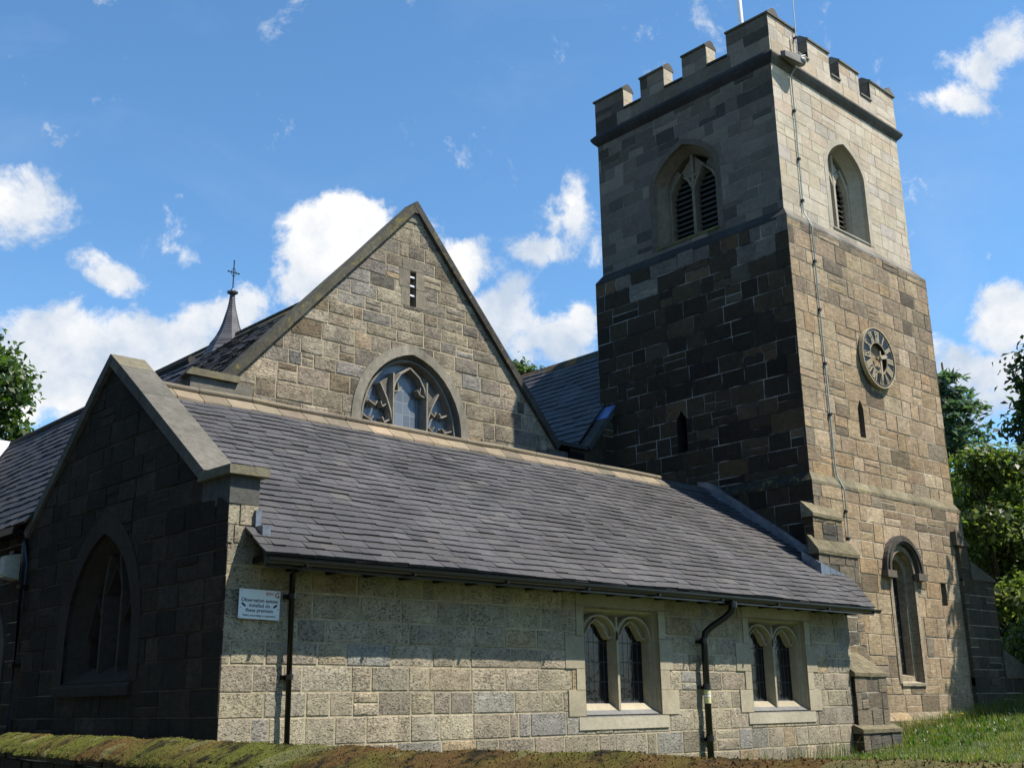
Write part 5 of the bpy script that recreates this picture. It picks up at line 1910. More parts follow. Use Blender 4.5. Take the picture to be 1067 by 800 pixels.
def gabled_block():
    fr = Fr('S', GY)
    slit_h = rect(14.44, 14.61, 10.27, 11.08)
    mb = MB()
    out = [(GW, .5), (19.42, .5), (19.42, 7.60), (19.0, 7.66), (14.56, 12.58), (10.12, 7.72), (GW, 7.30)]
    left = [(GW, 3.2), (14.5, 3.2), (14.5, 12.5), (10.12, 7.72), (GW, 7.28)]
    masonry(mb, fr, [rect(GW, 19.42, 3.2, 7.29), [(9.77, 7.291), (19.31, 7.291), (14.565, 12.55)]], [GH, slit_h], c_gable, (.25, .40), (.38, .92), gap=.012, relief=.011, bev=.009, seed=401, rf=.012, split=.12, mortar=(.33, .27, .17))
    gw_ = mb.build('gable_wall', [MAT['gable'], mortar_mat('gable_mortar', (.40, .33, .215), (.27, .225, .15))], gable)
    slit(gable, fr, slit_h, .3, (.19, .165, .125), .24, 'worn', True)
    # west wall and the rest
    mb = MB()
    masonry(mb, Fr('W', GW), [rect(-31, -GY, 3.0, 6.9)], [], c_west, (.28, .4), (.4, .9), seed=402)
    masonry(mb, Fr('N', 31), [[(-19.42, .5), (-GW, .5), (-GW, 7.0), (-14.5, 11.3), (-19.42, 7.6)]], [], c_gable, (.35, .5), (.5, 1.2), seed=403)
    mb.build('side_wall', [MAT['gable'], MAT['mortar']], gable)
    # kneeler course and coping
    mb = MB()
    mb.box(GW - .04, 10.62, GY - .045, GY + .3, 7.292, 7.70, (.17, .155, .125))
    mb.build('kneeler', MAT['worn'], gable)
    mb = MB()
    mb.box(18.62, 19.40, GY - .045, GY + .3, 7.30, 7.62, (.10, .095, .085))
    mb.build('kneeler', MAT['worn'], gable)
    mb = MB()
    mb.box(9.20, 10.30, GY - .12, GY + .34, 7.70, 7.835, (.17, .15, .10))
    def slab(xa, za, xb, zb, c, th=.16):
        d = Vector((xb - xa, 0, zb - za)).normalized()
        nn = Vector((-d.z, 0, d.x))
        if nn.z < 0: nn = -nn
        y0, y1 = GY - .11, GY + .34
        P = [Vector((xa, y0, za)), Vector((xb, y0, zb)), Vector((xb, y1, zb)), Vector((xa, y1, za))]
        Q = [p - nn * th for p in P]
        if xb > xa: mb.prism(P[::-1], Q[::-1], c)
        else: mb.prism(P, Q, c)
    n = 6
    for i in range(n):
        f0, f1 = i / n, (i + 1) / n - .0006
        L = lambda f: (9.98 + (14.553 - 9.98) * f, 7.80 + (12.80 - 7.80) * f)
        slab(*L(f0), *L(f1), mulc((.085, .078, .058), rnd.uniform(.75, 1.25)))
        L2 = lambda f: (19.02 + (14.567 - 19.02) * f, 7.74 + (12.80 - 7.74) * f)
        slab(*L2(f0), *L2(f1), mulc((.06, .056, .05), rnd.uniform(.8, 1.2)))
    mb.wobble(.014).build('gable_coping', MAT['mossy'], gable)
    mb = MB()
    mb.prism([(14.44, GY - .105, 12.50), (14.68, GY - .105, 12.50), (14.60, GY - .105, 12.77), (14.56, GY - .105, 12.80), (14.52, GY - .105, 12.77)], [(14.44, GY + .33, 12.50), (14.68, GY + .33, 12.50), (14.60, GY + .33, 12.77), (14.56, GY + .33, 12.80), (14.52, GY + .33, 12.77)], (.10, .095, .085))
    mb.prism([(14.30, GY - .035, 12.28), (14.82, GY - .035, 12.28), (14.58, GY - .035, 12.60), (14.54, GY - .035, 12.60)], [(14.30, GY + .2, 12.28), (14.82, GY + .2, 12.28), (14.58, GY + .2, 12.60), (14.54, GY + .2, 12.60)], (.17, .155, .125))
    prof = [(11.55, 9.3), (17.55, 9.3), (14.56, 12.52)]
    for sg in (-1, 1):
        xo = 10.02 if sg < 0 else 19.0
        zo = 7.68 if sg < 0 else 7.62
        q = [(xo, zo - .02), (xo - sg * .35, zo - .02), (14.56, 12.20), (14.56, 12.62)]
        A, B = [(x, GY + .015, z) for x, z in q], [(x, GY + .29, z) for x, z in q]
        if sg < 0: mb.prism(A[::-1], B[::-1], (.10, .095, .085))
        else: mb.prism(A, B, (.10, .095, .085))
    # back face of the parapet
    yb = GY + .30
    mb.poly([(x, yb, z) for x, z in prof][::-1], (.15, .14, .12))
    mb.build('apex_stone', MAT['worn'], gable)
    # roof: the ridge lies lower than the parapet
    ex, ez, rx, rz = 8.98, 6.96, 14.5, 11.5
    y0, y1 = GY + .30, 31.2
    run = math.hypot(rx - ex, rz - ez)
    mb = MB()
    fr2 = FrGen((ex, 0, ez), (0, -1, 0), (rx - ex, 0, rz - ez))
    slates(mb, fr2, [(-y1, 0), (-y0, 0), (-y0, run), (-y1, run)], c_slate_d, .34, .23, seed=404, lift=.02)
    run2 = math.hypot(19.42 - rx, rz - 7.85)
    fr3 = FrGen((19.42, 0, 7.85), (0, 1, 0), (rx - 19.42, 0, rz - 7.85))
    slates(mb, fr3, [(y0, 0), (y1, 0), (y1, run2), (y0, run2)], c_slate_d, .36, .28, seed=405, lift=.02)
    roof = mb.build('roof', [MAT['slate'], MAT['under']], gable)
    mb = MB()
    y = y0
    while y < y1 - .3:
        for s in (-1, 1):
            sl = .822 if s < 0 else .742
            P = [(rx + s * .2, y, rz - .2 * sl + .05), (rx + s * .2, y + .44, rz - .2 * sl + .05), (rx, y + .44, rz + .10), (rx, y, rz + .10)]
            Q = [(a, b, z - .05) for a, b, z in P]
            mb.prism(P if s < 0 else P[::-1], Q if s < 0 else Q[::-1], pick([((.09, .075, .05), 3), ((.06, .055, .045), 2), ((.15, .10, .045), 1)], rnd))
        mb.tube([(rx, y, rz + .11), (rx, y + .43, rz + .11)], .05, 8, (.07, .062, .045))
        y += .455
    mb.build('ridge_tile', MAT['mossy'], roof)
    mb = MB()
    mb.box(ex - .06, ex + .02, GY + .36, y1, ez - .12, ez - .0, (.02, .02, .02))
    mb.box(ex + .02, GW, GY + .36, y1, ez - .05, ez - .004, (.03, .03, .03))
    mb.build('gutter', MAT['iron'], gable)
    # tracery window
    cx = 14.54
    mb = MB()
    ring(mb, fr, arch(cx, 1.60, 6.2, 7.50, 1.85, 9), GH, .035, (.255, .23, .18), 0, .12, True, 2)
    inner = arch(cx, 1.29, 6.2, 7.52, 1.53, 9)
    dk = (.14, .125, .10)
    loft(mb, fr, GH, .035, GH, -.03, (.24, .215, .17), jit=.08)
    loft(mb, fr, GH, -.03, inner, -.15, dk, jit=.1)
    loft(mb, fr, inner, -.15, inner, -.30, dk)
    win = mb.build('traceried_window', MAT['worn'], gable)
    mb = MB()
    st = (.27, .245, .20)
    kw = dict(wf=.018, wb=.15, d0=-.16, d1=-.54)
    for s in (-1, 1):
        x = cx + s * .46
        bar(mb, fr, [(x, 6.4), (x, 8.60 if s > 0 else 8.66)], .019, .055, -.05, -.26, st)
        # arched branch from mullion over the side light to the outer arch
        br = [(x, 7.50), (x + s * .05, 7.80), (x + s * .16, 8.08), (x + s * .34, 8.40)]
        bar(mb, fr, br, .016, .04, -.07, -.26, st)
        # centre light head
        bar(mb, fr, [(x, 8.24), (x - s * .06, 8.46), (x - s * .20, 8.68), (cx, 8.86)], .017, .04, -.07, -.26, st)
        # cusps of the centre light
        bar(mb, fr, [(x - s * .02, 8.26), (x - s * .17, 8.30), (x - s * .24, 8.40)], .013, .03, -.09, -.26, st)
        bar(mb, fr, [(x - s * .17, 8.30), (x - s * .15, 8.47)], .011, .02, -.10, -.26, st)
        # side light cusps, two pairs
        for (z, k) in ((7.52, 1.0), (7.86, .8)):
            xo = cx + s * (1.20 if z < 7.7 else 1.06)
            bar(mb, fr, [(xo, z + .10), (xo - s * .20 * k, z + .02), (xo - s * .26 * k, z + .12)], .013, .03, -.10, -.26, st)
            xi = x + s * (.03 if z < 7.7 else .12)
            bar(mb, fr, [(xi, z + .12), (xi + s * .16 * k, z + .02), (xi + s * .22 * k, z + .13)], .013, .03, -.10, -.26, st)
            for (xx, sg) in ((xo, -s), (xi, s)):
                web = [(xx, z - .06), (xx + sg * .19 * k, z + .08), (xx, z + .22)]
                if (sg > 0): pass
                else: web = web[::-1]
                mb.poly([fr.p(*p, -.20) for p in web], mulc(st, .6))
        # foliate leaf of stone in the head between branch and arch
        leaf = [(x + s * .03, 8.02), (x + s * .16, 8.20), (x + s * .32, 8.42), (x + s * .10, 8.56), (x + s * .02, 8.58)]
        mb.poly([fr.p(*p, -.18) for p in (leaf if s > 0 else leaf[::-1])], mulc(st, .55))
        hd = [(x - s * .02, 8.38), (x - s * .20, 8.68), (cx, 8.88), (cx + s * .28, 8.70), (x, 8.62)]
        mb.poly([fr.p(*p, -.19) for p in (hd if s < 0 else hd[::-1])], mulc(st, .55))
    bar(mb, fr, [(cx + 1.27 * math.cos(t) * (1 - .06 * math.sin(t)), 7.52 + 1.49 * math.sin(t)) for t in [math.pi * i / 16 for i in range(17)]], .02, .05, -.08, -.27, mulc(st, .8))
    mb.build('tracery', MAT['worn'], win)
    mb = MB()
    mb.poly([fr.p(*p, -.275) for p in inner])
    mb.build('glass', MAT['glass_g'], win)
    # spirelet on the ridge
    mb = MB()
    c = (14.5, 26.8, 11.0)
    prof = [(.70, 0), (.52, .38), (.39, .58), (.295, .78), (.22, 1.0), (.17, 1.2), (.112, 1.42), (.074, 1.64), (.058, 1.84), (.056, 1.92)]
    rg = random.Random(2)
    for (r0, z0), (r1, z1) in zip(prof[:-1], prof[1:]):
        m = 3
        for k in range(m):
            f0, f1 = k / m, (k + 1) / m
            ra, rb = r0 + (r1 - r0) * f0, r0 + (r1 - r0) * f1
            mb.lathe(c, [(ra + .018, z0 + (z1 - z0) * f0), (rb + .006, z0 + (z1 - z0) * f1)], 8, mulc((.085, .082, .09), rg.uniform(.75, 1.25)), 0, math.pi / 8)
    sp = mb.build('spirelet', MAT['slate'], gable)
    sp['label'] = 'small flared slate spirelet with a cross'
    mb = MB()
    mb.lathe((14.5, 26.8, 12.86), [(.09, 0), (.15, .03), (.16, .07), (.06, .11), (.05, .16), (0, .16)], 12, (.1, .1, .1))
    mb.build('spire_cap', MAT['lead'], sp)
    mb = MB()
    mb.box(14.488, 14.512, 26.788, 26.812, 12.95, 13.86)
    mb.box(14.33, 14.67, 26.788, 26.812, 13.50, 13.525)
    for x, z in ((14.33, 13.512), (14.67, 13.512), (14.5, 13.86)):
        mb.lathe((x, 26.8, z), [(0, -.03), (.026, 0), (0, .03)], 8)
    for s in (-1, 1):
        mb.tube([(14.5, 26.8, 13.36), (14.5 + s * .09, 26.8, 13.512)], .008, 5)
        mb.tube([(14.5, 26.8, 13.66), (14.5 + s * .09, 26.8, 13.512)], .008, 5)
    mb.build('cross', MAT['iron'], sp)


gabled_block()


# ------------------------------------------------------------------ nave beside the tower
nave = thing('church_nave', 'slate-roofed nave between the pointed gable and the tower', 'building', (23.0, 25.0, .55))


def build_nave():
    rx, rz, vx, vz = 23.05, 11.45, 19.92, 7.86
    y0, y1 = 18.95, 31.0
    run = math.hypot(rx - vx, rz - vz)
    mb = MB()
    fr = FrGen((vx, 0, vz), (0, -1, 0), (rx - vx, 0, rz - vz))
    slates(mb, fr, [(-y1, 0), (-y0, 0), (-y0, run), (-y1, run)], c_slate, .32, .24, seed=501, lift=.022)
    fr = FrGen((rx + rx - vx, 0, vz), (0, 1, 0), (vx - rx, 0, rz - vz))
    slates(mb, fr, [(y0 + .6, 0), (y1, 0), (y1, run), (y0 + .6, run)], c_slate, .36, .28, seed=502)
    roof = mb.build('roof', [MAT['slate'], MAT['under']], nave)
    mb = MB()
    y = y0
    while y < y1 - .3:
        for s in (-1, 1):
            P = [(rx + s * .17, y, rz - .17 * 1.147 + .05), (rx + s * .17, y + .44, rz - .17 * 1.147 + .05), (rx, y + .44, rz + .09), (rx, y, rz + .09)]
            Q = [(a, b, z - .05) for a, b, z in P]
            mb.prism(P if s < 0 else P[::-1], Q if s < 0 else Q[::-1], pick([((.10, .065, .04), 3), ((.06, .055, .045), 3), ((.17, .09, .035), 1)], rnd))
        y += .455
    mb.build('ridge_tile', MAT['mossy'], roof)
    mb = MB()
    mb.poly([(19.36, GY + .2, 7.80), (19.98, GY + .2, 7.80), (19.98, y1, 7.83), (19.36, y1, 7.83)])
    mb.build('valley_gutter', MAT['lead'], roof)
    # walls
    mb = MB()
    fr = Fr('S', GY)
    masonry(mb, fr, [[(19.424, 3.2), (21.2, 3.2), (21.2, 7.80), (19.98, 7.80), (19.424, 7.76)], [(19.98, 7.801), (21.2, 7.801), (21.2, 9.25)]], [], c_tw, (.3, .4), (.4, .8), relief=.012, seed=503)
    masonry(mb, Fr('E', 2 * rx - vx), [rect(19.3, y1, .5, 7.8)], [], c_gable, (.35, .5), (.5, 1.1), seed=504)
    masonry(mb, Fr('N', y1), [[(-(2 * rx - vx), .5), (-19.5, .5), (-19.5, 7.8), (-vx, 7.8), (-rx, 11.3), (-(2 * rx - vx), 7.8)]], [], c_gable, (.35, .5), (.5, 1.1), seed=505)
    mb.build('wall', [MAT['dark'], MAT['mortar_d']], nave)
    # parapet coping: level piece and the raking piece up to the tower
    mb = MB()
    mb.box(18.98, 20.0, GY - .07, GY + .28, 7.765, 7.865, (.05, .05, .048))
    P = [(20.0, GY - .08, 7.87), (21.06, GY - .08, 9.09), (21.06, GY + .30, 9.09), (20.0, GY + .30, 7.87)]
    Q = [(x + .1, y, z - .10) for x, y, z in P]
    mb.prism(P[::-1], Q[::-1], (.07, .068, .06))
    mb.wobble(.014).build('parapet_coping', MAT['worn'], nave)
    mb = MB()
    P = [(20.70, GY - .10, 8.70), (21.07, GY - .10, 9.13), (21.07, GY + .45, 9.13), (20.70, GY + .45, 8.70)]
    Q = [(x + .04, y, z - .035) for x, y, z in P]
    mb.prism(P[::-1], Q[::-1])
    o = mb.build('lead_apron', plain_mat('blue_lead', (.10, .16, .32), .4, .3, .2, 8), nave)
    # rainwater head in the valley
    mb = MB()
    mb.box(19.3, 19.75, GY - .16, GY - .02, 7.45, 7.62)
    mb.tube([(19.5, GY - .1, 7.46), (19.5, GY - .1, 4.6)], .05, 8)
    mb.build('rainwater_pipe', MAT['iron'], nave)


build_nave()


# ------------------------------------------------------------------ low side range on the left
aisle = thing('side_range', 'low dark side range with a steep slate roof left of the gable', 'building', (7.8, 24, .55))


def build_aisle():
    mb = MB()
    door = arch(-20.05, .62, .5, 2.55, .75, 8)
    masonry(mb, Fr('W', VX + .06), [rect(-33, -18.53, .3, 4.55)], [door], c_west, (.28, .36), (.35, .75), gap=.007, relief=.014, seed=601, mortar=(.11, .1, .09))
    masonry(mb, Fr('N', 33), [[(-9.3, .3), (-VX - .06, .3), (-VX - .06, 4.5), (-8.66, 7.4), (-9.3, 7.2)]], [], c_west, (.35, .5), (.5, 1.0), seed=602)
    mb.build('wall', [MAT['gable'], MAT['mortar_u']], aisle)
    fr = Fr('W', VX + .06)
    mb = MB()
    ring(mb, fr, arch(-20.05, .82, .5, 2.55, .98, 8), door, .03, (.09, .085, .07), 0, .12, True, 2)
    loft(mb, fr, door, .03, door, -.35, (.08, .075, .065))
    d = mb.build('doorway', MAT['worn'], aisle)
    mb = MB()
    mb.poly([fr.p(*p, -.33) for p in door], (.02, .015, .01))
    mb.build('door', plain_mat('dark_door', (.02, .015, .012), .6), d)
    mb = MB()
    ex, ez, rx, rz = 6.50, 4.62, 8.66, 7.50
    run = math.hypot(rx - ex, rz - ez)
    fr2 = FrGen((ex, 0, ez), (0, -1, 0), (rx - ex, 0, rz - ez))
    slates(mb, fr2, [(-33.1, 0), (-18.3, 0), (-16.9, run), (-33.1, run)], c_slate_d, .30, .20, seed=603, lift=.018)
    mb.poly([(rx, 18.75, rz), (rx, 33, rz), (9.35, 33, 6.8), (9.35, 18.75, 6.8)][::-1], (.05, .05, .055))
    roof = mb.build('roof', [MAT['slate'], MAT['under']], aisle)
    mb = MB()
    mb.tube([(rx, 17.3, rz + .03), (rx, 33.1, rz + .03)], .075, 8, (.06, .055, .045))
    mb.build('ridge_tile', MAT['worn'], roof)
    mb = MB()
    mb.box(ex - .08, ex + .03, 18.62, 33.1, ez - .13, ez - .02, (.02, .02, .02))
    mb.box(ex + .03, VX + .06, 18.62, 33.1, ez - .10, ez - .05, (.02, .02, .02))
    mb.build('gutter', MAT['iron'], aisle)
    # far cross wing whose sunlit slope shows at the very left
    w = thing('cross_wing', 'far wing with a pale sunlit slate slope at the left edge', 'building', (5.5, 27, .55))
    yr, zr = 25.75, 7.50
    ye, ze = 23.55, 4.75
    mb = MB()
    run = math.hypot(yr - ye, zr - ze)
    fr = FrGen((0, ye, ze), (1, 0, 0), (0, yr - ye, zr - ze))
    slates(mb, fr, [(2.6, 0), (6.45, 0), (8.52, run), (2.6, run)], c_slate, .30, .22, seed=604)
    fr = FrGen((0, 2 * yr - ye, ze), (-1, 0, 0), (0, ye - yr, zr - ze))
    slates(mb, fr, [(-8.5, run), (-6.45, 0), (-2.6, 0), (-2.6, run)][1:] + [(-8.5, run)], c_slate, .34, .28, seed=605)
    rf = mb.build('roof', [MAT['slate'], MAT['under']], w)
    mb = MB()
    x = 2.6
    while x < 8.5:
        mb.prism([(x, yr - .18, zr - .12), (x, yr, zr + .12), (x, yr + .18, zr - .12)], [(x + .44, yr - .18, zr - .12), (x + .44, yr, zr + .12), (x + .44, yr + .18, zr - .12)], pick([((.17, .14, .08), 2), ((.12, .10, .07), 2)], rnd))
        x += .455
    mb.build('ridge_tile', MAT['mossy'], rf)
    mb = MB()
    a, b = Vector((6.45, ye, ze + .10)), Vector((8.55, yr - .02, zr + .10))
    o = Vector((-.16, 0, .0))
    mb.prism([a + o, b + o, b - o * .6, a - o * .6], [a + o - Vector((0, 0, .03)), b + o - Vector((0, 0, .03)), b - o * .6 - Vector((0, 0, .03)), a - o * .6 - Vector((0, 0, .03))])
    mb.build('lead_valley', MAT['white'] if False else plain_mat('bright_lead', (.5, .52, .55), .4, .2), rf)
    mb = MB()
    masonry(mb, Fr('S', ye + .2), [rect(2.9, VX + .05, .3, 4.8)], [], c_west, (.3, .4), (.4, .8), seed=606)
    masonry(mb, Fr('W', 2.9), [[(-(2 * yr - ye) + .2, .3), (-ye - .2, .3), (-ye - .2, 4.9), (-yr, 7.35), (-(2 * yr - ye) + .2, 4.9)]], [], c_west, (.3, .4), (.4, .8), seed=607)
    masonry(mb, Fr('N', 2 * yr - ye - .2), [rect(-VX - .05, -2.9, .3, 4.8)], [], c_west, (.3, .4), (.4, .8), seed=608)
    mb.build('wall', [MAT['gable'], MAT['mortar_u']], w)


build_aisle()


# ------------------------------------------------------------------ fittings on the hall
def hall_fittings():
    # drainpipe by the sign
    t = thing('drainpipe', 'straight black drainpipe beside the white sign', 'drainpipe', (7.52, VY - .1, .5), 'black drainpipes')
    y = VY - .115
    mb = MB()
    mb.tube([(7.50, EY + .02, EZ - .06), (7.50, EY + .05, 3.355), (7.50, y, 3.30), (7.51, y, .45)], .038, 12)
    mb.build('pipe', MAT['iron'], t, smooth=True)
    for z in (3.0, 2.05, 1.2):
        mb = MB()
        mb.tube([(7.51, y, z), (7.51, y, z + .06)], .048, 12)
        mb.box(7.44, 7.58, y + .04, VY - .0, z, z + .05)
        mb.build('bracket', MAT['iron'], t)
    t = thing('drainpipe', 'black drainpipe with a swan-neck bend between the two square windows', 'drainpipe', (15.55, VY - .1, .5), 'black drainpipes')
    mb = MB()
    pts = [(15.86, EY + .0, EZ - .08), (15.86, EY + .0, 3.26), (15.84, EY + .03, 3.17), (15.78, EY + .12, 3.08), (15.64, y - .1, 2.93), (15.58, y - .02, 2.84), (15.56, y, 2.72), (15.56, y, .4)]
    mb.tube(pts, .056, 14)
    mb.build('pipe', MAT['iron'], t, smooth=True)
    mb = MB()
    mb.tube([(15.86, EY, 3.24), (15.86, EY, 3.34)], .07, 12)
    mb.build('collar', MAT['iron'], t)
    for z in (2.66, 1.92, 1.1):
        mb = MB()
        mb.tube([(15.56, y, z), (15.56, y, z + .09)], .068, 12)
        mb.box(15.45, 15.67, y + .05, VY, z + .01, z + .06)
        mb.build('bracket', MAT['iron'], t)
    mb = MB()
    for i, (z0, z1, m) in enumerate(((1.80, 1.84, 'w'), (1.845, 1.915, 'y'), (1.70, 1.795, 'y'))):
        mb.tube([(15.56, y, z0), (15.56, y, z1)], .0585 if i != 0 else .059, 14, (.6, .58, .3) if m == 'y' else (.75, .75, .7), caps=False)
    mb.build('sticker', plain_mat('sticker', (.5, .5, .3), .5, attr=True), t)
    # dark pipe at the joint between the hall gable and the side range
    t = thing('drainpipe', 'dark drainpipe in the shadow at the left end of the gable wall', 'drainpipe', (VX, 18.35, .5), 'black drainpipes')
    mb = MB()
    mb.tube([(VX - .02, 18.66, 4.56), (VX - .07, 18.45, 4.25), (VX - .09, 18.36, 4.0), (VX - .09, 18.36, .4)], .05, 10)
    mb.build('pipe', MAT['iron'], t, smooth=True)
    for z in (3.6, 2.4, 1.2):
        mb = MB()
        mb.box(VX - .15, VX + .01, 18.28, 18.44, z, z + .06)
        mb.build('bracket', MAT['iron'], t)
    # lamp
    t = thing('wall_light', 'boxy cream bulkhead light on the shaded wall at the far left', 'wall light', (VX - .1, 19.15, 3.8))
    mb = MB()
    A = [(VX + .05, 18.92, 3.80), (VX + .05, 19.26, 3.80), (VX + .05, 19.26, 4.22), (VX + .05, 18.92, 4.22)]
    B = [(VX - .17, 18.95, 3.84), (VX - .17, 19.23, 3.84), (VX - .17, 19.23, 4.18), (VX - .17, 18.95, 4.18)]
    mb.prism(A, B)
    mb.build('housing', plain_mat('cream_plastic', (.42, .42, .33), .5), t)
    mb = MB()
    mb.box(VX - .185, VX - .172, 18.99, 19.19, 3.88, 4.14)
    mb.build('lens', plain_mat('frosted_lens', (.5, .5, .45), .3), t)
    mb = MB()
    mb.box(VX - .05, VX + .05, 19.0, 19.2, 4.225, 4.27)
    mb.build('bracket', MAT['iron'], t)
    # lead patch at the roof corner by the pier
    # sign
    t = thing('warning_sign', 'white observation system notice screwed to the wall below the roof corner', 'sign', (7.09, VY - .05, 2.915))
    fr = Fr('S', VY - .05)
    W, H = .555, .345
    ang = math.radians(-1.0)
    ca, sa = math.cos(ang), math.sin(ang)
    cx, cz = 7.095, 2.915
    def P(x, z, d): return fr.p(cx + x * ca - z * sa, cz + x * sa + z * ca, d)
    mb = MB()
    q = [(-W / 2, -H / 2), (W / 2, -H / 2), (W / 2, H / 2), (-W / 2, H / 2)]
    mb.prism([P(*p, 0) for p in q][::-1], [P(*p, .008) for p in q][::-1])
    mb.build('panel', MAT['signw'], t)

    def text(s, x, z, size, mat, name, shear=0, bold=.012):
        cu = bpy.data.curves.new('tmp', 'FONT')
        cu.body = s
        cu.size = size
        cu.align_x = 'CENTER'
        cu.align_y = 'CENTER'
        cu.offset = size * bold
        cu.resolution_u = 2
        ob = bpy.data.objects.new('tmp', cu)
        COL.objects.link(ob)
        bpy.context.view_layer.update()
        me = bpy.data.meshes.new_from_object(ob.evaluated_get(bpy.context.evaluated_depsgraph_get()))
        bpy.data.objects.remove(ob)
        m2 = MB()
        vs = [P(x + v.co.x, z + v.co.y, .0105) for v in me.vertices]
        m2.mesh(vs, [tuple(p.vertices) for p in me.polygons])
        return m2.build(name, mat, t)
    text('Observation system', 0.0, .045, .062, MAT['ink'], 'lettering')
    text('installed on', 0.0, -.015, .062, MAT['ink'], 'lettering')
    text('these premises', 0.0, -.072, .062, MAT['ink'], 'lettering')
    text('Video recording in operation', 0.0, -.132, .038, MAT['ink'], 'lettering')
    text('IMM', .13, .128, .058, MAT['red'], 'emblem', 0, .0)
    text('G', .235, .117, .09, MAT['red'], 'emblem', 0, .02)
    for s in (-1, 1):
        mb = MB()
        a = math.radians(-35 * -s)
        c0 = (s * .215, -.012)
        def R(x, z): return P(c0[0] + x * math.cos(a) - z * math.sin(a), c0[1] + x * math.sin(a) + z * math.cos(a), .0105)
        mb.poly([R(-.03, -.012), R(.03, -.012), R(.03, .012), R(-.03, .012)])
        mb.poly([P(c0[0] + s * .03, c0[1] - .035, .0108), P(c0[0] + s * .045, c0[1] - .035, .0108), P(c0[0] + s * .045, c0[1] - .028, .0108), P(c0[0] + s * .03, c0[1] - .028, .0108)])
        mb.build('camera_symbol', MAT['ink'], t)
    for sx in (-1, 1):
        for sz in (-1, 1):
            mb = MB()
            p = P(sx * (W / 2 - .02), sz * (H / 2 - .02), .008)
            mb.tube([p, p + fr.n * .005], .007, 8)
            mb.build('screw', MAT['steel'], t)


hall_fittings()
mb = MB()
mb.box(6.985, 7.06, 12.02, 12.10, EZ + .52 * SL - .02, EZ + .52 * SL + .22)
mb.box(6.99, 7.10, EY + .30, 12.02, EZ + .30 * SL + .03, EZ + .52 * SL + .02)
mb.build('lead_soaker', MAT['lead'], hall)


# ------------------------------------------------------------------ trees and grass
def leaf_mesh(name, centers, normals, sizes, cols, parent, elong=1.5, mat='leaf'):
    """many small leaf blades, one quad each (folded diamond)"""
    n = len(centers)
    nr = np.random.RandomState(5)
    up = normals / np.linalg.norm(normals, axis=1, keepdims=True)
    rv = nr.normal(size=(n, 3))
    t = np.cross(up, rv)
    t /= np.linalg.norm(t, axis=1, keepdims=True)
    b = np.cross(up, t)
    s = sizes[:, None]
    base = WLOC[parent]
    c = centers - np.array(base)
    v = np.empty((n, 4, 3))
    v[:, 0] = c - t * s * elong * .5
    v[:, 1] = c + b * s * .42 + up * s * .12
    v[:, 2] = c + t * s * elong * .5 - up * s * .15
    v[:, 3] = c - b * s * .42 + up * s * .12
    me = bpy.data.meshes.new(name)
    me.vertices.add(n * 4)
    me.loops.add(n * 4)
    me.polygons.add(n)
    me.vertices.foreach_set('co', v.reshape(-1))
    me.loops.foreach_set('vertex_index', np.arange(n * 4, dtype=np.int32))
    me.polygons.foreach_set('loop_start', np.arange(0, n * 4, 4, dtype=np.int32))
    at = me.color_attributes.new('Col', 'FLOAT_COLOR', 'CORNER')
    cc = np.ones((n, 4, 4), dtype=np.float32)
    cc[:, :, :3] = cols[:, None, :]
    at.data.foreach_set('color', cc.reshape(-1))
    me.materials.append(MAT[mat])
    me.update(calc_edges=True)
    o = bpy.data.objects.new(name, me)
    COL.objects.link(o)
    o.parent = parent
    WLOC[o] = base
    return o


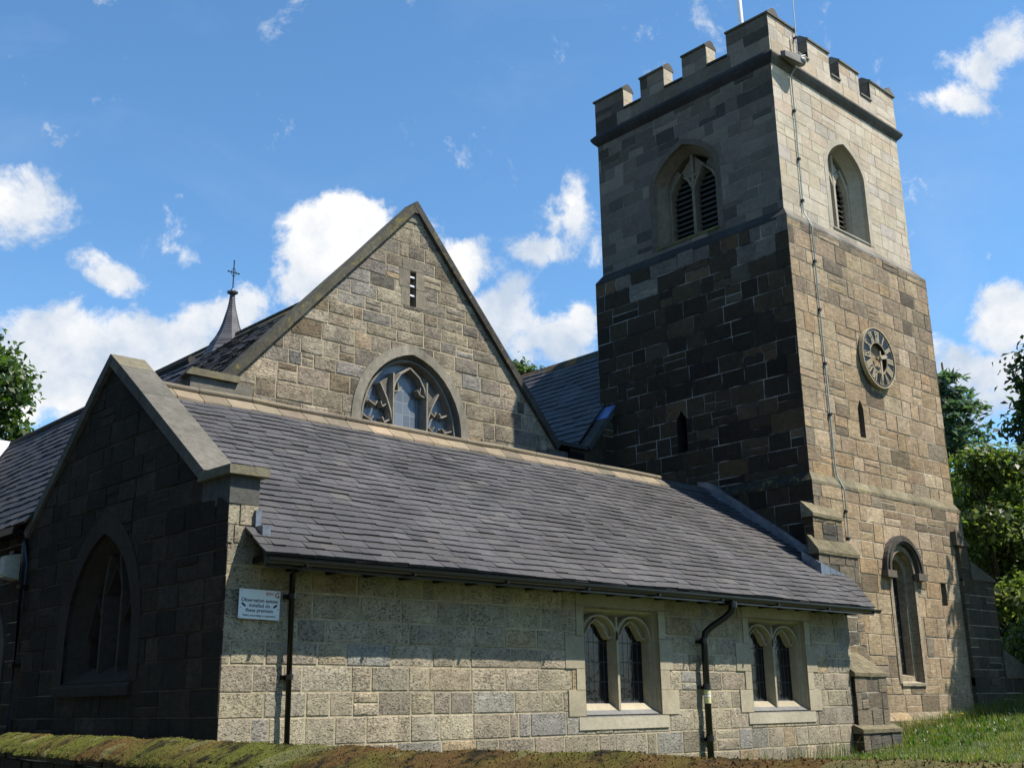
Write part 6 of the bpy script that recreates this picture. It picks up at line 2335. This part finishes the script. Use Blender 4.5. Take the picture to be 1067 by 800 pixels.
def tree(name, label, base, height, tr, clumps, nleaf, lsize, pal, seed, group=None, kind='broad'):
    rg = np.random.RandomState(seed)
    t = thing(name, label, 'tree', base, group)
    mb = MB()
    bx, by, bz = base
    top = Vector((bx + rg.uniform(-.4, .4), by + rg.uniform(-.4, .4), bz + height * (.93 if kind == 'conifer' else .62)))
    trunk = []
    k = 7
    for i in range(k + 1):
        f = i / k
        trunk.append(Vector(base).lerp(top, f) + Vector((rg.uniform(-.12, .12), rg.uniform(-.12, .12), 0)) * (1 if 0 < i < k else 0))
    rad = [tr * (1.35 if i == 0 else 1) * (1 - .82 * i / k) for i in range(k + 1)]
    mb.tube(trunk, rad, 10)
    mb.build('trunk', MAT['bark'], t, smooth=True)
    mb = MB()
    for (cx, cy, cz, r) in clumps:
        c = Vector((bx + cx, by + cy, bz + cz))
        hz = max(.18, min(.95, (cz / height) * .8 - .12))
        st = Vector(base).lerp(top, hz)
        mid = st.lerp(c, .55) + Vector((0, 0, r * .15))
        mb.tube([st, mid, c], tr * .30, 6, r1=tr * .07)
        for q in range(5):
            d = Vector(rg.normal(size=3))
            d.normalize()
            mb.tube([mid.lerp(c, .5), c + d * r * .8], tr * .07, 4, r1=tr * .02)
    mb.build('limbs', MAT['bark'], t, smooth=True)
    # leaves: twigs scattered through each clump, leaves around each twig
    vol = np.array([c[3] ** 2.4 for c in clumps])
    share = (vol / vol.sum() * nleaf).astype(int)
    C, Nn, S, K = [], [], [], []
    for (cx, cy, cz, r), m in zip(clumps, share):
        tw = max(8, int(m / 22))
        d = rg.normal(size=(tw, 3))
        d /= np.linalg.norm(d, axis=1, keepdims=True)
        rr = r * rg.uniform(.35, 1.0, size=(tw, 1)) ** .6 * rg.uniform(.8, 1.12, size=(tw, 1))
        tc = np.array([bx + cx, by + cy, bz + cz]) + d * rr * np.array([1, 1, .8])
        per = int(m / tw) + 1
        spread = r * .13 + lsize * .9
        pts = np.repeat(tc, per, axis=0) + rg.normal(size=(tw * per, 3)) * spread * np.array([1, 1, .6])
        nd = np.repeat(d, per, axis=0) * .6 + rg.normal(size=(tw * per, 3)) * .5 + np.array([0, 0, .55])
        C.append(pts)
        Nn.append(nd)
        S.append(rg.uniform(.65, 1.25, size=tw * per) * lsize)
        base_c = np.array(pal)[rg.randint(0, len(pal), size=tw)]
        kc = np.repeat(base_c * rg.uniform(.75, 1.2, size=(tw, 1)), per, axis=0)
        K.append(kc * rg.uniform(.7, 1.3, size=(tw * per, 1)))
    leaf_mesh('crown', np.concatenate(C), np.concatenate(Nn), np.concatenate(S), np.concatenate(K), t)
    return t


def clumps(seed, n, rx, ry, z0, z1, r0, r1, taper=.4):
    rg = random.Random(seed)
    out = []
    for i in range(n):
        f = rg.random()
        z = z0 + (z1 - z0) * f
        k = 1 - taper * abs(f - .4) / .6
        a = rg.uniform(0, 2 * math.pi)
        q = math.sqrt(rg.random())
        out.append((rx * k * q * math.cos(a), ry * k * q * math.sin(a), z, rg.uniform(r0, r1)))
    return out


G1 = [(.055, .095, .024), (.07, .115, .03), (.042, .074, .02)]
G2 = [(.095, .14, .035), (.12, .165, .045), (.075, .112, .03), (.155, .18, .075)]
G3 = [(.018, .036, .014), (.024, .045, .016), (.014, .028, .012)]
G4 = [(.07, .115, .095), (.085, .135, .11), (.055, .095, .078)]
tree('sycamore_tree', 'leafy green tree above the side range roof at the left edge', (11.7, 41.0, .6), 14.7, .32, clumps(1, 28, 2.8, 2.8, 7.0, 13.6, .75, 1.2), 15000, .21, G1 + G1[:1], 11)
tree('distant_tree', 'small treetop peeping over the ridge between gable and tower', (41.3, 43.7, .6), 20.0, .35, clumps(2, 16, 1.1, 1.1, 12, 19.3, .5, .9), 6000, .22, G1, 12)
tree('dark_tree', 'dark deciduous tree behind the bright one at the right edge', (41.0, 14.3, 1.6), 13.8, .4, clumps(3, 26, 2.6, 2.6, 5.0, 11.8, .8, 1.3), 17000, .24, G3 + G1[2:], 13)
tree('bright_tree', 'pale green leafy tree right beside the tower buttress', (35.6, 15.6, 1.6), 8.4, .25, clumps(4, 62, 3.5, 2.8, .8, 7.6, .42, .85, .35) + clumps(41, 26, 2.6, 1.2, 1.0, 6.6, .4, .75, .3), 30000, .15, G2, 14)


tree('shade_tree', 'leafy tree added out of view east of the tower to shade its far buttress', (31.75, 9.1, 1.5), 11.5, .22, [(dx, dy, z, .95) for dx, dy, z in ((-1.6, 0, 6.2), (-1.0, .6, 7.4), (-.6, -.6, 5.6), (.4, .2, 6.4), (-1.5, -.4, 8.4), (-.3, .5, 8.8), (.8, -.4, 8.0), (-1.2, .3, 9.8), (.1, -.2, 10.2), (-1.7, .2, 5.0), (-.6, .3, 4.6), (.6, .4, 5.0), (-1.3, -.3, 3.9), (1.3, .3, 6.5), (1.4, .3, 9.0))], 16000, .2, G2, 15)  # added outside the view so that its shadow falls on the buttress
for i, (x, y, h, sd) in enumerate(((4, -19, 13, 81), (14, -18, 12, 82), (24, -17, 13, 83), (34, -16, 12, 84), (-4, -24, 15, 85))):  # unseen trees, placed to cut low sky light from the south
    tree('screening_lime', 'dense unseen lime tree south of the church, placed to cut low sky light', (x, y, -.1 if x < wall_x(y) else ground_z(x, y)), h, .38, clumps(sd, 20, 4.4, 3.6, h * .22, h * .9, 1.5, 2.3), 4200, .62, G1 + G3, sd, 'unseen sky-screening limes south of the church')
for i, (x, y, h, sd) in enumerate(((-11.5, -8, 15, 71), (-12.5, 2, 17, 72), (-11.0, 11, 16, 73), (-12.8, 20, 18, 74), (-11.2, 30, 16, 75), (-10.5, 40, 17, 76), (-8, 52, 17, 77))):  # unseen trees added to keep sky light off the west walls
    tree('sky_block_tree', 'broad unseen tree added across the road to block west sky light', (x, y, -.12), h, .38, clumps(sd, 20, 4.2, 4.2, h * .28, h * .92, 1.5, 2.3), 5200, .62, G1 + G3, sd, 'added sky-blocking trees across the road')


def cedar():
    bx, by, bz = 45.5, 21.2, 1.5
    rg = np.random.RandomState(21)
    t = thing('cedar_tree', 'blue-green conifer with drooping layered branches right of the tower', 'tree', (bx, by, bz))
    mb = MB()
    mb.tube([(bx, by, bz), (bx + .1, by, bz + 6), (bx, by + .1, bz + 14.2)], .32, 10, r1=.04)
    mb.build('trunk', MAT['bark'], t, smooth=True)
    mb = MB()
    C, Nn, S, K = [], [], [], []
    z = 3.0
    while z < 14.0:
        L = 3.4 * (1 - ((z - 3) / 12.0)) ** .75 + .35
        for q in range(7):
            a = rg.uniform(0, 2 * math.pi)
            d = np.array([math.cos(a), math.sin(a), 0])
            l = L * rg.uniform(.65, 1.1)
            p0 = np.array([bx, by, bz + z])
            pts = [p0, p0 + d * l * .5 + np.array([0, 0, .15 * l]), p0 + d * l + np.array([0, 0, -.10 * l])]
            mb.tube(pts, .05, 5, r1=.012)
            m = int(85 * l / 2.2) + 18
            f = rg.uniform(.12, 1.05, size=(m, 1))
            base = p0 + d * l * f + np.array([0, 0, 1]) * (.3 * l * f - .40 * l * f * f)
            side = np.array([-d[1], d[0], 0])
            base = base + side * rg.normal(size=(m, 1)) * .34 * (.5 + f * .6) + np.array([0, 0, 1]) * (rg.normal(size=(m, 1)) * .08 - .14 * np.abs(rg.normal(size=(m, 1))))
            C.append(base)
            Nn.append(np.tile([0, 0, 1], (m, 1)) + rg.normal(size=(m, 3)) * .55)
            S.append(rg.uniform(.12, .24, size=m))
            K.append(np.array(G4)[rg.randint(0, 3, size=m)] * rg.uniform(.6, 1.4, size=(m, 1)))
        z += rg.uniform(.42, .75)
    mb.build('branch', MAT['bark'], t, smooth=True)
    leaf_mesh('needles', np.concatenate(C), np.concatenate(Nn), np.concatenate(S), np.concatenate(K), t, 2.2)


cedar()


def shrub(name, label, x, y, w, h, n, pal, seed, ls=.10):
    rg = np.random.RandomState(seed)
    bz = ground_z(x, y)
    t = thing(name, label, 'shrub', (x, y, bz))
    mb = MB()
    for q in range(9):
        a = rg.uniform(0, 6.28)
        mb.tube([(x, y, bz), (x + math.cos(a) * w * .3, y + math.sin(a) * w * .3, bz + h * .55), (x + math.cos(a) * w * .55, y + math.sin(a) * w * .55, bz + h * rg.uniform(.6, .95))], .018, 5, r1=.006)
    mb.build('stem', MAT['bark'], t)
    d = rg.normal(size=(n, 3))
    d /= np.linalg.norm(d, axis=1, keepdims=True)
    p = np.array([x, y, bz + h * .5]) + d * np.array([w * .6, w * .6, h * .5]) * rg.uniform(.3, 1, size=(n, 1)) ** .5 + rg.normal(size=(n, 3)) * .05
    leaf_mesh('leaves', p, d + rg.normal(size=(n, 3)) * .5, rg.uniform(.6, 1.3, size=n) * ls, np.array(pal)[rg.randint(0, len(pal), size=n)] * rg.uniform(.6, 1.3, size=(n, 1)), t)


shrub('shrub', 'tangled green undergrowth at the right edge behind the buttress', 31.5, 12.6, 2.4, 2.2, 5200, G1 + G2[:2], 31, .12)
shrub('shrub', 'tall dark undergrowth further back at the right edge', 36.5, 14.2, 3.2, 3.4, 6500, G1 + G3, 32, .16)


def grass():
    rg = random.Random(77)
    mb = MB()
    def blade(x, y, h, c, w=.007):
        z = ground_z(x, y)
        a = rg.uniform(0, 6.28)
        dx, dy = math.cos(a), math.sin(a)
        ln = h * rg.uniform(.15, .6)
        p0 = Vector((x - dy * w, y + dx * w, z)); p1 = Vector((x + dy * w, y - dx * w, z))
        m0 = Vector((x + dx * ln * .35 - dy * w * .7, y + dy * ln * .35 + dx * w * .7, z + h * .6)); m1 = Vector((x + dx * ln * .35 + dy * w * .7, y + dy * ln * .35 - dx * w * .7, z + h * .6))
        tp = Vector((x + dx * ln, y + dy * ln, z + h))
        mb.poly([p0, p1, m1, m0], c)
        mb.poly([m0, m1, tp], c)
    cols = [(.10, .15, .028), (.125, .175, .034), (.08, .122, .024), (.165, .17, .055), (.21, .175, .08)]
    def blocked(x, y):
        if VX - .2 < x < 20.2 and y > VY - .03: return True
        if 20.1 < x < 21.6 and y > 11.85: return True
        if x > 20.7 and x < 27.9 and y > 12.82: return True
        if 26.98 < x < 30.7 and y > 12.85: return True
        return False
    from mathutils import noise as NZ
    for i in range(42000):
        x = rg.uniform(18.5, 36)
        y = rg.uniform(7.5, 13.2)
        if blocked(x, y): continue
        pt = NZ.noise(Vector((x * .8, y * .8, 1))) + .5 * NZ.noise(Vector((x * 3, y * 3, 5)))
        if pt < -.45 and rg.random() < .7: continue
        cc = rg.choice(cols[:4]) if pt < .3 or rg.random() < .5 else rg.choice(cols[3:])
        blade(x, y, rg.uniform(.04, .12) * (1 + .7 * max(-.5, pt)), mulc(cc, 1 + .35 * pt), .007)
    for i in range(900):
        x, y = rg.uniform(20, 34), rg.uniform(9, 13)
        if blocked(x, y): continue
        blade(x, y, rg.uniform(.16, .34), rg.choice([(.26, .21, .10), (.20, .18, .07), (.16, .19, .05)]), .0035)
    # broad-leaved weeds
    for i in range(260):
        x, y = rg.uniform(21.5, 33), rg.uniform(10.5, 12.8)
        if blocked(x, y): continue
        for k in range(6):
            blade(x + rg.uniform(-.06, .06), y + rg.uniform(-.06, .06), rg.uniform(.07, .16), (.06, .12, .02), .022)
    # longer weeds along the feet of the walls
    for i in range(2600):
        k = rg.random()
        if k < .40: x, y = rg.uniform(21.5, 27), 12.8 - abs(rg.gauss(0, .12))
        elif k < .78: x, y = rg.uniform(26.8, 30.5), 12.80 - abs(rg.gauss(0, .14))
        else: 
            if rg.random() < .75: continue
            x, y = rg.uniform(16, 20.1), VY - .06 - abs(rg.gauss(0, .06))
        if blocked(x, y): continue
        blade(x, y, rg.uniform(.15, .42), rg.choice(cols), .006)
    tag(mb.build('grass', MAT['leaf']), 'rough green grass at the foot of the tower', 'grass', kind='stuff')


grass()

# dandelions in the grass
for i, (x, y) in enumerate(((23.2, 12.35), (24.6, 12.3), (24.9, 12.2))):
    z = ground_z(x, y)
    t = thing('dandelion', 'yellow flower in the grass below the tower', 'flower', (x, y, z), 'yellow flowers in the grass')
    mb = MB()
    mb.tube([(x, y, z), (x + .02, y, z + .26)], .006, 5, (.06, .1, .02))
    mb.build('stalk', MAT['leaf'], t)
    mb = MB()
    for k in range(10):
        a = 2 * math.pi * k / 10
        c = Vector((x + .02, y, z + .27))
        mb.poly([c, c + Vector((math.cos(a) * .05, math.sin(a) * .05, .02)), c + Vector((math.cos(a + .5) * .05, math.sin(a + .5) * .05, .02))])
    mb.build('flower_head', plain_mat('petal', (.75, .6, .03), .6), t)
